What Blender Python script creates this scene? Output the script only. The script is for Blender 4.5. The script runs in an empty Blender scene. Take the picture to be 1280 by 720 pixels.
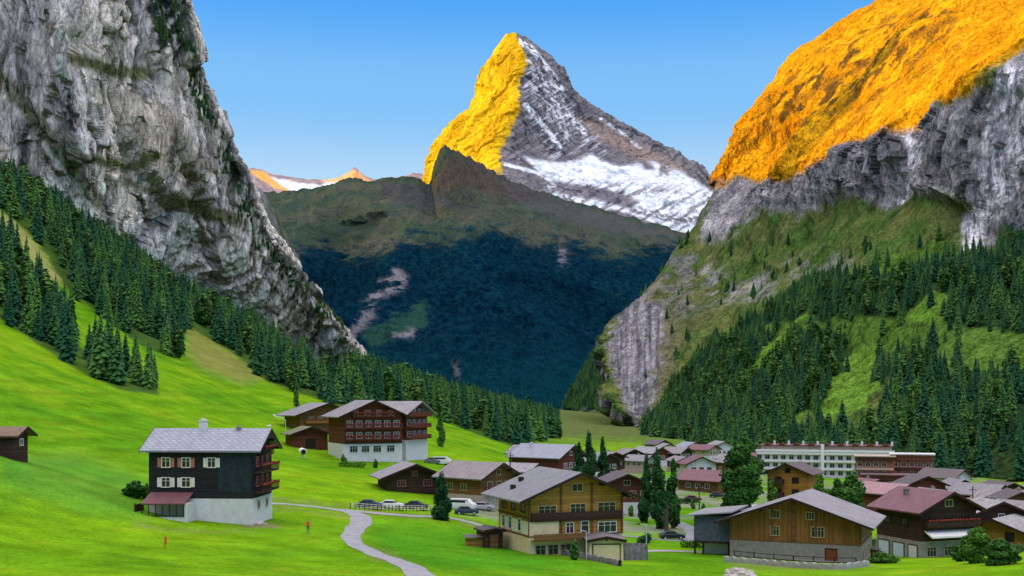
import bpy, bmesh, math, random
import numpy as np
from mathutils import Vector, Matrix
sc = bpy.context.scene
col = sc.collection
R = math.radians
F = 1400.0; HY = 500.0; CZ = 60.0
random.seed(7); rng = np.random.default_rng(7)

def P(px, py, Y):                       # a surveyed point: bearing, elevation and distance -> world
    return ((px-640)/F*Y, Y, CZ+(HY-py)/F*Y)

def tag(o, label=None, cat=None, group=None, kind=None):
    if label: o['label'] = label
    if cat: o['category'] = cat
    if group: o['group'] = group
    if kind: o['kind'] = kind
    return o

# ------------------------------------------------------------------ noise
_p = rng.permutation(256); _p = np.concatenate([_p, _p, _p])
_g = rng.normal(size=(256, 3)); _g /= np.linalg.norm(_g, axis=1)[:, None]
def perlin(p):
    p = np.asarray(p, dtype=np.float64)
    i = np.floor(p).astype(np.int64); f = p-i; i &= 255
    u = f*f*f*(f*(f*6-15)+10)
    out = 0
    for dx in (0, 1):
        wx = u[:, 0] if dx else 1-u[:, 0]
        for dy in (0, 1):
            wy = u[:, 1] if dy else 1-u[:, 1]
            for dz in (0, 1):
                wz = u[:, 2] if dz else 1-u[:, 2]
                h = _p[_p[_p[i[:, 0]+dx]+i[:, 1]+dy]+i[:, 2]+dz]
                g = _g[h]
                out = out + wx*wy*wz*(g[:, 0]*(f[:, 0]-dx)+g[:, 1]*(f[:, 1]-dy)+g[:, 2]*(f[:, 2]-dz))
    return out*1.6
def fbm(p, o=4, gain=.5):
    s = 0; a = 1
    for k in range(o): s = s+a*perlin(p*2.0**k+17.3*k); a *= gain
    return s
def ridged(p, o=5, gain=.5):
    s = 0; a = 1; n = 0
    for k in range(o): s = s+a*(1-2*np.abs(perlin(p*2.03**k+9.1*k))); n += a; a *= gain
    return s/n
_cr = rng.random((4096, 4)).astype(np.float32)
def cells(p):
    """blocky fracture field: a random level for the nearest jittered cell centre, and the distance to that cell's border"""
    p = p.astype(np.float32); i = np.floor(p).astype(np.int32); f = p-i
    d1 = np.full(len(p), 9, np.float32); d2 = d1.copy(); v = d1.copy()
    for dx in (-1, 0, 1):
        for dy in (-1, 0, 1):
            for dz in (-1, 0, 1):
                h = ((i[:, 0]+dx)*73856093 ^ (i[:, 1]+dy)*19349663 ^ (i[:, 2]+dz)*83492791) & 4095; c = _cr[h]
                d = (dx+c[:, 0]-f[:, 0])**2+(dy+c[:, 1]-f[:, 1])**2+(dz+c[:, 2]-f[:, 2])**2
                n = d < d1; d2 = np.where(n, d1, np.minimum(d2, d)); v = np.where(n, c[:, 3], v); d1 = np.where(n, d, d1)
    return v.astype(float), (np.sqrt(d2)-np.sqrt(d1)).astype(float)
def sst(a, b, x):
    t = np.clip((x-a)/(b-a), 0, 1); return t*t*(3-2*t)
def lerp(a, b, t):
    a = np.asarray(a, float); b = np.asarray(b, float)
    if a.ndim == 1: a = a[None, :]
    if b.ndim == 1: b = b[None, :]
    return a+(b-a)*t[:, None]
def seg_dist(x, y, pts, closed=False):
    d = np.full(x.shape, 1e9); n = len(pts)
    for k in range(n if closed else n-1):
        ax, ay = pts[k]; bx, by = pts[(k+1) % n]
        vx, vy = bx-ax, by-ay
        t = np.clip(((x-ax)*vx+(y-ay)*vy)/(vx*vx+vy*vy+1e-9), 0, 1)
        d = np.minimum(d, np.hypot(x-ax-t*vx, y-ay-t*vy))
    return d
def stroke(x, y, pts, w, soft=None):
    return 1-sst(w*.5, w*1.5 if soft is None else w+soft, seg_dist(x, y, pts))
def poly(x, y, pts, soft=6):
    ins = np.zeros(x.shape, bool); n = len(pts)
    for k in range(n):
        ax, ay = pts[k]; bx, by = pts[(k+1) % n]
        c = ((ay > y) != (by > y))
        xi = ax+(y-ay)*(bx-ax)/((by-ay) if abs(by-ay) > 1e-9 else 1e-9)
        ins ^= c & (x < xi)
    d = seg_dist(x, y, pts, True)
    return sst(-soft, soft, np.where(ins, d, -d))

# ------------------------------------------------------------------ mesh from grid
def grid_mesh(name, V, nu, nv, cols=None, mat=None, smooth=False, flip=False):
    me = bpy.data.meshes.new(name)
    me.vertices.add(nu*nv); me.vertices.foreach_set('co', V.astype(np.float32).ravel())
    a = (np.arange(nu-1)[:, None]*nv+np.arange(nv-1)[None, :]).ravel()
    q = np.stack([a, a+nv, a+nv+1, a+1], 1)
    if flip: q = q[:, ::-1]
    n = len(q)
    me.loops.add(4*n); me.loops.foreach_set('vertex_index', q.astype(np.int32).ravel())
    me.polygons.add(n); me.polygons.foreach_set('loop_start', np.arange(0, 4*n, 4, dtype=np.int32))
    me.polygons.foreach_set('use_smooth', np.full(n, smooth))
    me.update(calc_edges=True)
    if cols is not None:
        at = me.color_attributes.new('Col', 'FLOAT_COLOR', 'POINT')
        c = np.ones((nu*nv, 4), np.float32); c[:, :3] = np.clip(cols, 0, 1)
        at.data.foreach_set('color', c.ravel())
    o = bpy.data.objects.new(name, me); col.objects.link(o)
    if mat: me.materials.append(mat)
    return o
def crspline(A, n):                     # A: (k, ...) control values, resample to n along axis 0
    k = A.shape[0]; t = np.linspace(0, k-1, n); i = np.minimum(t.astype(int), k-2); f = t-i
    P0 = A[np.maximum(i-1, 0)]; P1 = A[i]; P2 = A[i+1]; P3 = A[np.minimum(i+2, k-1)]
    f = f.reshape((-1,)+(1,)*(A.ndim-1))
    return .5*((2*P1)+(-P0+P2)*f+(2*P0-5*P1+4*P2-P3)*f*f+(-P0+3*P1-3*P2+P3)*f**3)
def normals(V, nu, nv):
    G = V.reshape(nu, nv, 3)
    N = np.cross(np.gradient(G, axis=0), np.gradient(G, axis=1)).reshape(-1, 3)
    return N/(np.linalg.norm(N, axis=1)[:, None]+1e-9)
def net_surface(net, nu, nv):
    A = np.array([[P(*q) for q in c] for c in net])
    A = crspline(A, nu); A = np.swapaxes(crspline(np.swapaxes(A, 0, 1), nv), 0, 1)
    return A.reshape(-1, 3)
def bearing(V):                         # surveyed bearing / elevation of world points as the mapping key for cover types
    Y = np.maximum(V[:, 1], 1.0)
    return 640+F*V[:, 0]/Y, HY-F*(V[:, 2]-CZ)/Y

# ------------------------------------------------------------------ materials
def new_mat(name):
    m = bpy.data.materials.new(name); m.use_nodes = True
    nt = m.node_tree; b = nt.nodes['Principled BSDF']
    b.inputs['Roughness'].default_value = .9
    b.inputs['Specular IOR Level'].default_value = .15
    return m, nt, b
def N(nt, typ, **kw):
    n = nt.nodes.new(typ)
    for k, v in kw.items():
        if k in n.inputs: n.inputs[k].default_value = v
        else: setattr(n, k, v)
    return n
def terrain_mat(name, s1, s2, zs=1.0, c1=.55, c2=.4, bump=.6, dist=3.0, rough=.95, crack=0, deep=.38):
    """vertex cover colour, modulated by two scales of noise (stretched vertically by zs) plus bump"""
    m, nt, b = new_mat(name); L = nt.links.new
    at = N(nt, 'ShaderNodeAttribute', attribute_name='Col')
    tc = N(nt, 'ShaderNodeTexCoord')
    mp = N(nt, 'ShaderNodeMapping'); mp.inputs['Scale'].default_value = (1, 1, zs)
    L(tc.outputs['Object'], mp.inputs['Vector'])
    n1 = N(nt, 'ShaderNodeTexNoise', Scale=s1, Detail=8.0, Roughness=.65)
    n2 = N(nt, 'ShaderNodeTexNoise', Scale=s2, Detail=5.0, Roughness=.7)
    L(mp.outputs[0], n1.inputs['Vector']); L(mp.outputs[0], n2.inputs['Vector'])
    def rng_(n, c):
        r = N(nt, 'ShaderNodeMapRange'); r.inputs[1].default_value = .3; r.inputs[2].default_value = .7
        r.inputs[3].default_value = 1-c; r.inputs[4].default_value = 1+c
        L(n.outputs['Fac'], r.inputs[0]); return r
    r1 = rng_(n1, c1); r2 = rng_(n2, c2)
    mu = N(nt, 'ShaderNodeMath', operation='MULTIPLY'); L(r1.outputs[0], mu.inputs[0]); L(r2.outputs[0], mu.inputs[1])
    out = mu.outputs[0]
    if crack:                            # thin dark joints, mostly upright, where two noise fields cross their mean
        for s_, wd, zz in ((crack, .030, .30), (crack*2.7, .045, .45), (crack*.33, .014, .35)):
            m2 = N(nt, 'ShaderNodeMapping'); m2.inputs['Scale'].default_value = (1, 1, zz); m2.inputs['Location'].default_value = (s_*9, 3, 1); L(tc.outputs['Object'], m2.inputs['Vector'])
            n3 = N(nt, 'ShaderNodeTexNoise', Scale=s_, Detail=4.0, Roughness=.6, Distortion=.6); L(m2.outputs[0], n3.inputs['Vector'])
            su_ = N(nt, 'ShaderNodeMath', operation='SUBTRACT'); L(n3.outputs['Fac'], su_.inputs[0]); su_.inputs[1].default_value = .5
            ab = N(nt, 'ShaderNodeMath', operation='ABSOLUTE'); L(su_.outputs[0], ab.inputs[0])
            r3 = N(nt, 'ShaderNodeMapRange', interpolation_type='SMOOTHSTEP'); r3.inputs[1].default_value = 0; r3.inputs[2].default_value = wd; r3.inputs[3].default_value = deep; r3.inputs[4].default_value = 1.0; L(ab.outputs[0], r3.inputs[0])
            mm = N(nt, 'ShaderNodeMath', operation='MULTIPLY'); L(out, mm.inputs[0]); L(r3.outputs[0], mm.inputs[1]); out = mm.outputs[0]
    vm = N(nt, 'ShaderNodeVectorMath', operation='SCALE'); L(at.outputs['Color'], vm.inputs[0]); L(out, vm.inputs['Scale'])
    L(vm.outputs[0], b.inputs['Base Color'])
    if bump:
        ad = N(nt, 'ShaderNodeMath', operation='ADD'); L(n1.outputs['Fac'], ad.inputs[0]); L(n2.outputs['Fac'], ad.inputs[1])
        bp = N(nt, 'ShaderNodeBump', Strength=bump, Distance=dist); L(ad.outputs[0], bp.inputs['Height']); L(bp.outputs[0], b.inputs['Normal'])
    b.inputs['Roughness'].default_value = rough; b.inputs['Specular IOR Level'].default_value = 0.0
    return m

# ------------------------------------------------------------------ camera, world, sun
cam = bpy.data.cameras.new('camera'); co = bpy.data.objects.new('camera', cam); col.objects.link(co)
co.location = (0, 0, CZ); co.rotation_euler = (R(90), 0, 0)
cam.sensor_width = 36; cam.lens = F/1280*36; cam.shift_y = (HY-360)/1280
cam.clip_start = 1; cam.clip_end = 60000
sc.camera = co
SUN = Vector((-1.0, .28, .25)).normalized()
el = math.asin(SUN.z); az = math.atan2(SUN.x, SUN.y)
w = bpy.data.worlds.new('World'); sc.world = w; w.use_nodes = True
nt = w.node_tree; bg = nt.nodes['Background']; L = nt.links.new
sky = N(nt, 'ShaderNodeTexSky', sky_type='NISHITA', sun_disc=False)
sky.sun_elevation = el; sky.sun_rotation = az; sky.altitude = 1500; sky.air_density = 1.0; sky.dust_density = .6
tc = N(nt, 'ShaderNodeTexCoord'); sx = N(nt, 'ShaderNodeSeparateXYZ'); L(tc.outputs['Generated'], sx.inputs[0])
rp = N(nt, 'ShaderNodeValToRGB'); L(sx.outputs['Z'], rp.inputs['Fac'])
e = rp.color_ramp; e.interpolation = 'EASE'
SKY = [(0.0, (.80, .88, .93)), (.10, (.70, .83, .93)), (.17, (.50, .73, .94)), (.26, (.22, .54, .95)), (.345, (.07, .38, .95)), (.5, (.25, .5, 1.0)), (.72, (1.0, .91, .94)), (1.0, (1, .92, .94))]
while len(e.elements) < len(SKY): e.elements.new(.5)
for q, (p, c) in zip(e.elements, SKY): q.position = p; q.color = (*c, 1)
# sky above the view is brightened to fill the shaded valley
mr = N(nt, 'ShaderNodeMapRange'); mr.inputs[1].default_value = .45; mr.inputs[2].default_value = .8; mr.inputs[3].default_value = 1.0; mr.inputs[4].default_value = 2.85
L(sx.outputs['Z'], mr.inputs[0])
vs = N(nt, 'ShaderNodeVectorMath', operation='SCALE'); L(rp.outputs[0], vs.inputs[0]); L(mr.outputs[0], vs.inputs['Scale'])
sk = N(nt, 'ShaderNodeVectorMath', operation='SCALE'); L(sky.outputs[0], sk.inputs[0]); sk.inputs['Scale'].default_value = .012
va = N(nt, 'ShaderNodeVectorMath', operation='ADD'); L(vs.outputs[0], va.inputs[0]); L(sk.outputs[0], va.inputs[1])
L(va.outputs[0], bg.inputs['Color']); bg.inputs['Strength'].default_value = .95
sl = bpy.data.lights.new('sun', 'SUN'); so = bpy.data.objects.new('sun', sl); col.objects.link(so)
sl.energy = 5.0; sl.angle = R(.5); sl.color = (1.0, .60, .16)
so.rotation_euler = SUN.to_track_quat('Z', 'Y').to_euler(); so.location = (-300, 100, 500)
sc.view_settings.view_transform = 'Standard'; sc.view_settings.look = 'None'
sc.view_settings.exposure = 0; sc.view_settings.gamma = 1
sc.cycles.max_bounces = 5; sc.cycles.diffuse_bounces = 2; sc.cycles.glossy_bounces = 2
sc.cycles.transparent_max_bounces = 4
# ================================================================== GROUND
GP = [-700, -300, 0, 100, 200, 300, 400, 500, 600, 700, 800, 900, 1000, 1100, 1200, 1280, 1600, 2100]
GY = [20, 60, 90, 110, 130, 150, 180, 220, 280, 350, 450, 600, 800, 1200, 2000, 5000, 40000]
GT = {
-300: [1500, 735, 640, 580, 520, 480, 445, 395, 330, 270, 190, 120, 150, 250, 350, 450, 499],
0:    [1600, 790, 708, 668, 622, 572, 556, 514, 452, 398, 318, 228, 250, 330, 400, 470, 499],
100:  [1620, 795, 712, 682, 650, 606, 580, 543, 490, 450, 388, 305, 300, 360, 410, 470, 499],
200:  [1640, 800, 720, 693, 668, 640, 598, 560, 518, 476, 432, 372, 370, 400, 430, 475, 499],
300:  [1660, 810, 731, 702, 676, 650, 622, 580, 550, 518, 478, 428, 425, 440, 450, 480, 499],
400:  [1680, 820, 741, 708, 683, 658, 632, 598, 572, 540, 505, 470, 460, 465, 470, 485, 499],
500:  [1700, 830, 750, 717, 694, 672, 643, 613, 580, 548, 528, 500, 490, 490, 490, 495, 499],
600:  [1720, 838, 757, 724, 702, 684, 658, 624, 590, 568, 552, 532, 520, 515, 505, 500, 500],
700:  [1730, 845, 764, 732, 710, 692, 672, 640, 606, 590, 580, 560, 545, 530, 512, 505, 500],
800:  [1735, 850, 770, 737, 716, 699, 678, 650, 618, 600, 583, 562, 548, 532, 515, 505, 500],
900:  [1740, 853, 774, 740, 718, 702, 684, 655, 624, 604, 587, 566, 550, 532, 515, 505, 500],
1000: [1740, 853, 774, 740, 718, 704, 688, 660, 628, 608, 592, 572, 555, 535, 518, 505, 500],
1100: [1740, 850, 771, 737, 714, 703, 690, 662, 632, 612, 596, 575, 556, 536, 518, 505, 500],
1200: [1735, 845, 765, 730, 708, 700, 690, 664, 640, 616, 598, 576, 556, 536, 518, 505, 500],
1280: [1730, 838, 757, 720, 700, 694, 686, 662, 638, 616, 598, 576, 556, 536, 518, 505, 500],
2100: [1700, 800, 720, 680, 660, 650, 640, 630, 610, 600, 590, 575, 556, 536, 518, 505, 500]}
GT[-700] = GT[-300]; GT[1600] = GT[1280]
_yy = np.array(GY, float)
_zz = np.array([[(HY-p)/F*y for p, y in zip(GT[c], GY)] for c in GP])
# fine table: columns every 20 px of bearing, rows in log distance
_LU = np.arange(-700, 2101, 20.0); _LV = np.linspace(math.log(20), math.log(40000), 400)
def _pchip_rows(x, Y, xn):
    # cubic Hermite with finite-difference tangents limited against overshoot, Y: (m, len(x))
    d = np.diff(Y, axis=1)/np.diff(x); m = np.zeros_like(Y)
    m[:, 1:-1] = np.where(d[:, 1:]*d[:, :-1] > 0, 2*d[:, 1:]*d[:, :-1]/(d[:, 1:]+d[:, :-1]+1e-12), 0)
    m[:, 0] = d[:, 0]; m[:, -1] = d[:, -1]
    i = np.clip(np.searchsorted(x, xn)-1, 0, len(x)-2); h = np.diff(x)[i]; t = (xn-x[i])/h
    return (2*t**3-3*t**2+1)*Y[:, i]+(t**3-2*t**2+t)*h*m[:, i]+(-2*t**3+3*t**2)*Y[:, i+1]+(t**3-t**2)*h*m[:, i+1]
_T = _pchip_rows(np.log(_yy), _zz, _LV)
_T = _pchip_rows(np.array(GP, float), _T.T.copy(), _LU).T      # (LU, LV)
def _smooth(T, ax, n):
    for _ in range(n):
        T = .5*T+.25*(np.roll(T, 1, ax)+np.roll(T, -1, ax)) if False else np.apply_along_axis(lambda r: np.convolve(np.pad(r, 1, 'edge'), [.25, .5, .25], 'valid'), ax, T)
    return T
_T = _smooth(_T, 0, 6); _T = _smooth(_T, 1, 3)
def gz(X, Y):
    X = np.atleast_1d(np.asarray(X, float)); Y = np.atleast_1d(np.asarray(Y, float))
    u = (640+F*X/Y-_LU[0])/20.0; v = (np.log(Y)-_LV[0])/(_LV[1]-_LV[0])
    u = np.clip(u, 0, len(_LU)-1.001); v = np.clip(v, 0, len(_LV)-1.001)
    i = u.astype(int); j = v.astype(int); a = u-i; b = v-j
    z = (1-a)*(1-b)*_T[i, j]+a*(1-b)*_T[i+1, j]+(1-a)*b*_T[i, j+1]+a*b*_T[i+1, j+1]
    p = np.stack([X, Y, X*0], 1)
    und = perlin(p/23.0)*.35+perlin(p/60.0+5)*.6
    return z+CZ+und*sst(60, 130, Y)*np.clip(Y/250, .4, 3)
def gz1(X, Y): return float(gz(X, Y)[0])
def ground_at(px, Y): X = (px-640)/F*Y; return (X, Y, gz1(X, Y))

NU, NV = 760, 560
us = np.linspace(-500, 1900, NU); vs_ = np.exp(np.concatenate([np.linspace(math.log(20), math.log(1500), NV-60), np.linspace(math.log(1500), math.log(40000), 61)[1:]]))
U, VV = np.meshgrid(us, vs_, indexing='ij')
X = ((U-640)/F*VV).ravel(); Yg = VV.ravel()
Z = gz(X, Yg); V = np.stack([X, Yg, Z], 1)
px, py = bearing(V)
PT = V.copy()
n1 = fbm(PT/14.0, 4); n2 = fbm(PT/55.0+3, 3); n3 = fbm(PT*np.array([1, 1, 0])/4.0+8, 2)
wx, wy = px+n1*6+n2*5, py+n1*4
meadow = lerp([.145, .295, .008], [.085, .225, .008], sst(-.6, .6, n2))
meadow = lerp(meadow, [.20, .31, .013], sst(.0, .8, n1)*.6)
meadow = lerp(meadow, [.05, .17, .010], sst(.15, .9, -n1)*.5)
# strip marks of mowing across the slope and old tracks
hs = np.sin(V[:, 2]*2.2+n2*3+n1)
hs2 = np.sin(V[:, 2]*5.5+V[:, 0]*.25+n2*2)
meadow *= (1+.09*hs*sst(.0, .5, n2+.3)+.06*hs2*sst(-.1, .4, n1)+.16*n3*sst(400, 90, Yg))[:, None]
# darker cool hollow behind the crest at left, drier band
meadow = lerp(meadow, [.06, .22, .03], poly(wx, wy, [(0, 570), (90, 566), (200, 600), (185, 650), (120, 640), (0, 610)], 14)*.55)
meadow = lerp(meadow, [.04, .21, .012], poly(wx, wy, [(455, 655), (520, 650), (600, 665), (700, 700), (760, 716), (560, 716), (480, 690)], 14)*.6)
meadow = lerp(meadow, [.19, .20, .05], poly(wx, wy, [(232, 405), (275, 430), (335, 472), (300, 478), (255, 462), (232, 440)], 8)*.9)
meadow = lerp(meadow, [.28, .27, .09], poly(wx, wy, [(-50, 235), (20, 275), (50, 310), (85, 355), (30, 340), (-50, 330)], 8)*.9)
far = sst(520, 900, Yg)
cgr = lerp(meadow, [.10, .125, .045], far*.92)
# forest floor
def forest_mask_ground(px, py, Y):
    a = poly(px, py, [(-600, -200), (0, 200), (90, 262), (200, 345), (300, 420), (400, 478), (460, 505), (430, 510), (375, 492), (335, 478), (290, 440), (235, 408), (222, 450), (175, 432), (140, 405), (85, 362), (45, 300), (0, 262), (-600, 200)], 4)
    b = poly(px, py, [(-600, 250), (0, 300), (40, 345), (70, 398), (105, 438), (150, 468), (196, 483), (201, 495), (150, 488), (100, 464), (50, 432), (0, 398), (-600, 300)], 4)
    c = poly(px, py, [(440, 470), (520, 478), (600, 500), (700, 545), (660, 556), (640, 558), (600, 545), (560, 528), (500, 505), (450, 500)], 4)
    a = a*(Y > 300); b = b*(Y > 250); c = c*(Y > 470)
    return np.maximum(np.maximum(a, b), c)
fm = forest_mask_ground(px+n1*5, py+n1*4, Yg)
cgr = lerp(cgr, [.035, .075, .02], sst(.2, .9, fm+n1*.35)*.85)
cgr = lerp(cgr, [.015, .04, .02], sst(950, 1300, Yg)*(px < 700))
# village lanes: gravel and trodden ground around the houses
vil = poly(wx, wy, [(560, 632), (640, 628), (640, 580), (740, 570), (810, 585), (940, 575), (1300, 590), (1300, 660), (1210, 690), (1110, 690), (1080, 660), (900, 640), (880, 668), (780, 668), (770, 630), (640, 655), (560, 645)], 5)
grit = sst(-.05, .35, n1+n2*.5)
cgr = lerp(cgr, [.20, .19, .17], vil*grit*.75)
pw = np.maximum(stroke(px+n3*2, py+n3*1.0, [(300, 632), (345, 630), (395, 634), (440, 641), (452, 650), (443, 663), (440, 676), (468, 692), (505, 705), (528, 722)], 7, 7)*sst(-.5, .3, n3+n1*.5), stroke(px+n3*2, py+n3, [(430, 638), (510, 645), (560, 648), (600, 657), (640, 668)], 3.5, 4)*sst(-.4, .4, n3))
cgr = lerp(cgr, [.15, .17, .045], pw*.75)
worn = np.maximum.reduce([poly(wx, wy, [(300, 655), (330, 648), (365, 652), (350, 662), (310, 664)], 5)*.8, poly(wx, wy, [(160, 648), (240, 662), (320, 662), (250, 668), (170, 660)], 5)*.45, poly(wx, wy, [(900, 700), (1090, 706), (1100, 713), (930, 712)], 4)*.5, poly(wx, wy, [(600, 664), (700, 690), (800, 702), (700, 684)], 5)*.6])
cgr = lerp(cgr, [.17, .14, .085], worn*sst(-.5, .3, n3+n1))
gmat = terrain_mat('meadow_grass', 2.4, .16, 1.0, .34, .26, .6, .25)
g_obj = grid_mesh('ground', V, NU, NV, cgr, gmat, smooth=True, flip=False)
tag(g_obj, kind='structure')

# ================================================================== LEFT CLIFF
edge = [(175, -420, 760), (195, -200, 780), (205, -100, 790), (222, 0, 800), (237, 55, 810), (246, 115, 830), (284, 172, 860), (317, 235, 900), (338, 290, 940), (372, 335, 1000), (410, 385, 1080), (444, 435, 1180), (468, 480, 1300), (478, 530, 1400), (480, 600, 1450)]
net = []
lefts = [(-800, 430), (-350, 540), (0, 650)]
for j, (epx, epy, eY) in enumerate(edge):
    t = j/(len(edge)-1)
    lean = 1-.20*t
    row = []
    for (lx, lY) in lefts:
        k = {-1400: 3.0, -800: 2.0, -350: 1.35, 0: 1.1}[lx]
        row.append((lx, HY-(HY-epy)*k if epy < HY else epy, lY))
    y0 = HY-(HY-epy)*1.1 if epy < HY else epy
    for f_, yf in ((.3, .80), (.55, .87), (.8, .93), (.94, .975)):
        row.append((epx*f_, epy+(y0-epy)*(1-f_), eY*(yf-.03*t*(1-f_))*(lean+(1-lean)*f_)))
    row.append((epx, epy, eY))
    row.append((epx-10, epy+6, eY*1.12)); row.append((epx-70, epy+30, eY*1.4))
    net.append(row)
net = [list(c) for c in zip(*net)]      # columns run left to right
nu, nv = 760, 640
# denser sampling toward the visible part
A = np.array([[P(*q) for q in c] for c in net]); k = A.shape[0]
V = net_surface(net, nu, nv); Nn = normals(V, nu, nv)
if Nn[(nu//2)*nv+nv//2, 1] > 0: Nn = -Nn
S = np.array([1/30., 1/30., 1/95.])
wq = fbm(V/35., 3)[:, None]
c1v, c1e = cells(V*np.array([1/23., 1/23., 1/105.])+wq*.3); c2v, c2e = cells(V*np.array([1/8.5, 1/8.5, 1/26.])+wq*.5+7)
warp = fbm(V/170., 2)
big = fbm(V/150.+4, 3)
gx, gy = bearing(V); gx = gx+big*10; gy = gy+warp*10
gul = np.maximum.reduce([stroke(gx, gy, q, w_) for q, w_ in (([(50, -60), (72, 60), (66, 130), (95, 220)], 7), ([(150, 40), (146, 110), (165, 200), (160, 260)], 6), ([(195, -60), (200, 80), (215, 160), (240, 250), (262, 330)], 6), ([(100, -60), (112, 60), (120, 130)], 4))])
slab = poly(gx, gy, [(160, 120), (195, 100), (250, 180), (262, 250), (225, 262), (180, 215)], 10)-.8*poly(gx, gy, [(75, -80), (140, -80), (135, 60), (90, 75)], 8)
rd = ridged(V*S+warp[:, None]*.8, 6, .55)
bl = fbm(V*np.array([1/16., 1/16., 1/60.])+2, 4, .6)
# tilted strata: diagonal breaks dipping to the right
st = ridged(np.stack([(V[:, 0]*.25+V[:, 1]*.25+V[:, 2])/42.0+big*.6, V[:, 1]/260, V[:, 0]/260], 1), 3)
# rib and groove giants
gv = np.abs(perlin(V*np.array([1/90., 1/90., 1/400.])+31))
disp = rd*5+bl*2.5+big*9+c1v*10+c2v*4-(1-sst(0, .12, c1e))*3+np.minimum(gv*25, 7); disp += slab*10-gul*9; disp -= disp.mean()+2
V2 = V+Nn*disp[:, None]
px, py = bearing(V2); Nz = normals(V2, nu, nv); nz = np.abs(Nz[:, 2])
n1 = fbm(V2/9., 4, .6); n2 = fbm(V2/70.+7, 3)
wx, wy = px+n1*7, py+n1*6
cav_shade = np.clip(sst(.0, .55, -rd*.6-bl*.5-.05)*.75+(1-sst(.0, .10, c1e))*.75+(1-sst(0, .09, c2e))*.45, 0, 1)
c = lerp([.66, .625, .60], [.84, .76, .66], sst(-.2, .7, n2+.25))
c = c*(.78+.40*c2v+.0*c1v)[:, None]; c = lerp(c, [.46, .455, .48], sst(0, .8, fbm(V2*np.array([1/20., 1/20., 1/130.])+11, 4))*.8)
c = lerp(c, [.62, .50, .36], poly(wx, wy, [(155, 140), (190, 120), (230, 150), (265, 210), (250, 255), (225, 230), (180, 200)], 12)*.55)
c = lerp(c, [.10, .095, .10], cav_shade*.55)  # crevice shade painted dark into the rock colour
c = c*(1.05+.45*sst(190, 330, py))[:, None]  # lower face brightened in colour to offset its dim shading
veg = sst(.52, .72, nz+n1*.10)*.85
veg = np.maximum(veg, stroke(wx, wy, [(0, 95), (45, 150), (90, 210), (125, 255)], 9)*.8)
veg = np.maximum(veg, stroke(wx, wy, [(90, 72), (140, 88), (180, 92)], 8)); veg = np.maximum(veg, stroke(wx, wy, [(120, 200), (165, 208), (200, 196)], 6))
veg = np.maximum(veg, stroke(wx, wy, [(232, 254), (262, 266), (296, 276)], 9)); veg = np.maximum(veg, stroke(wx, wy, [(150, 225), (185, 238), (230, 246)], 5)*.8)
veg = np.maximum(veg, stroke(wx, wy, [(290, 300), (340, 350), (400, 430), (440, 490)], 10)*.7*sst(-.2, .4, n1))
veg = np.maximum(veg, stroke(wx, wy, [(110, 195), (160, 210), (175, 200)], 5)*.8)
veg = np.maximum(veg, stroke(wx, wy, [(60, 30), (72, 60)], 4)*.6)
c = lerp(c, [.13, .145, .04], np.clip(veg, 0, 1)*.9)
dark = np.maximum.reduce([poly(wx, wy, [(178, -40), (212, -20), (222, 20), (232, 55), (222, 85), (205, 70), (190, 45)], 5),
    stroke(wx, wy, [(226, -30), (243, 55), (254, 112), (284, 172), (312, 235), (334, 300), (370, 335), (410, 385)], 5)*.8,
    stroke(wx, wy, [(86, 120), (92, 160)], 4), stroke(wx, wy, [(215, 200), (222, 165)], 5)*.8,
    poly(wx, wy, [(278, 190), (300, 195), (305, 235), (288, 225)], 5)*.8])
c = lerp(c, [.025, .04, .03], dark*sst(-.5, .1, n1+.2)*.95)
rockmat = terrain_mat('limestone', .45, .06, .35, .40, .26, .6, 2.0, crack=.07, deep=.55)
V_left = V2
tag(grid_mesh('left_cliff', V2, nu, nv, c, rockmat), kind='structure')

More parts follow.
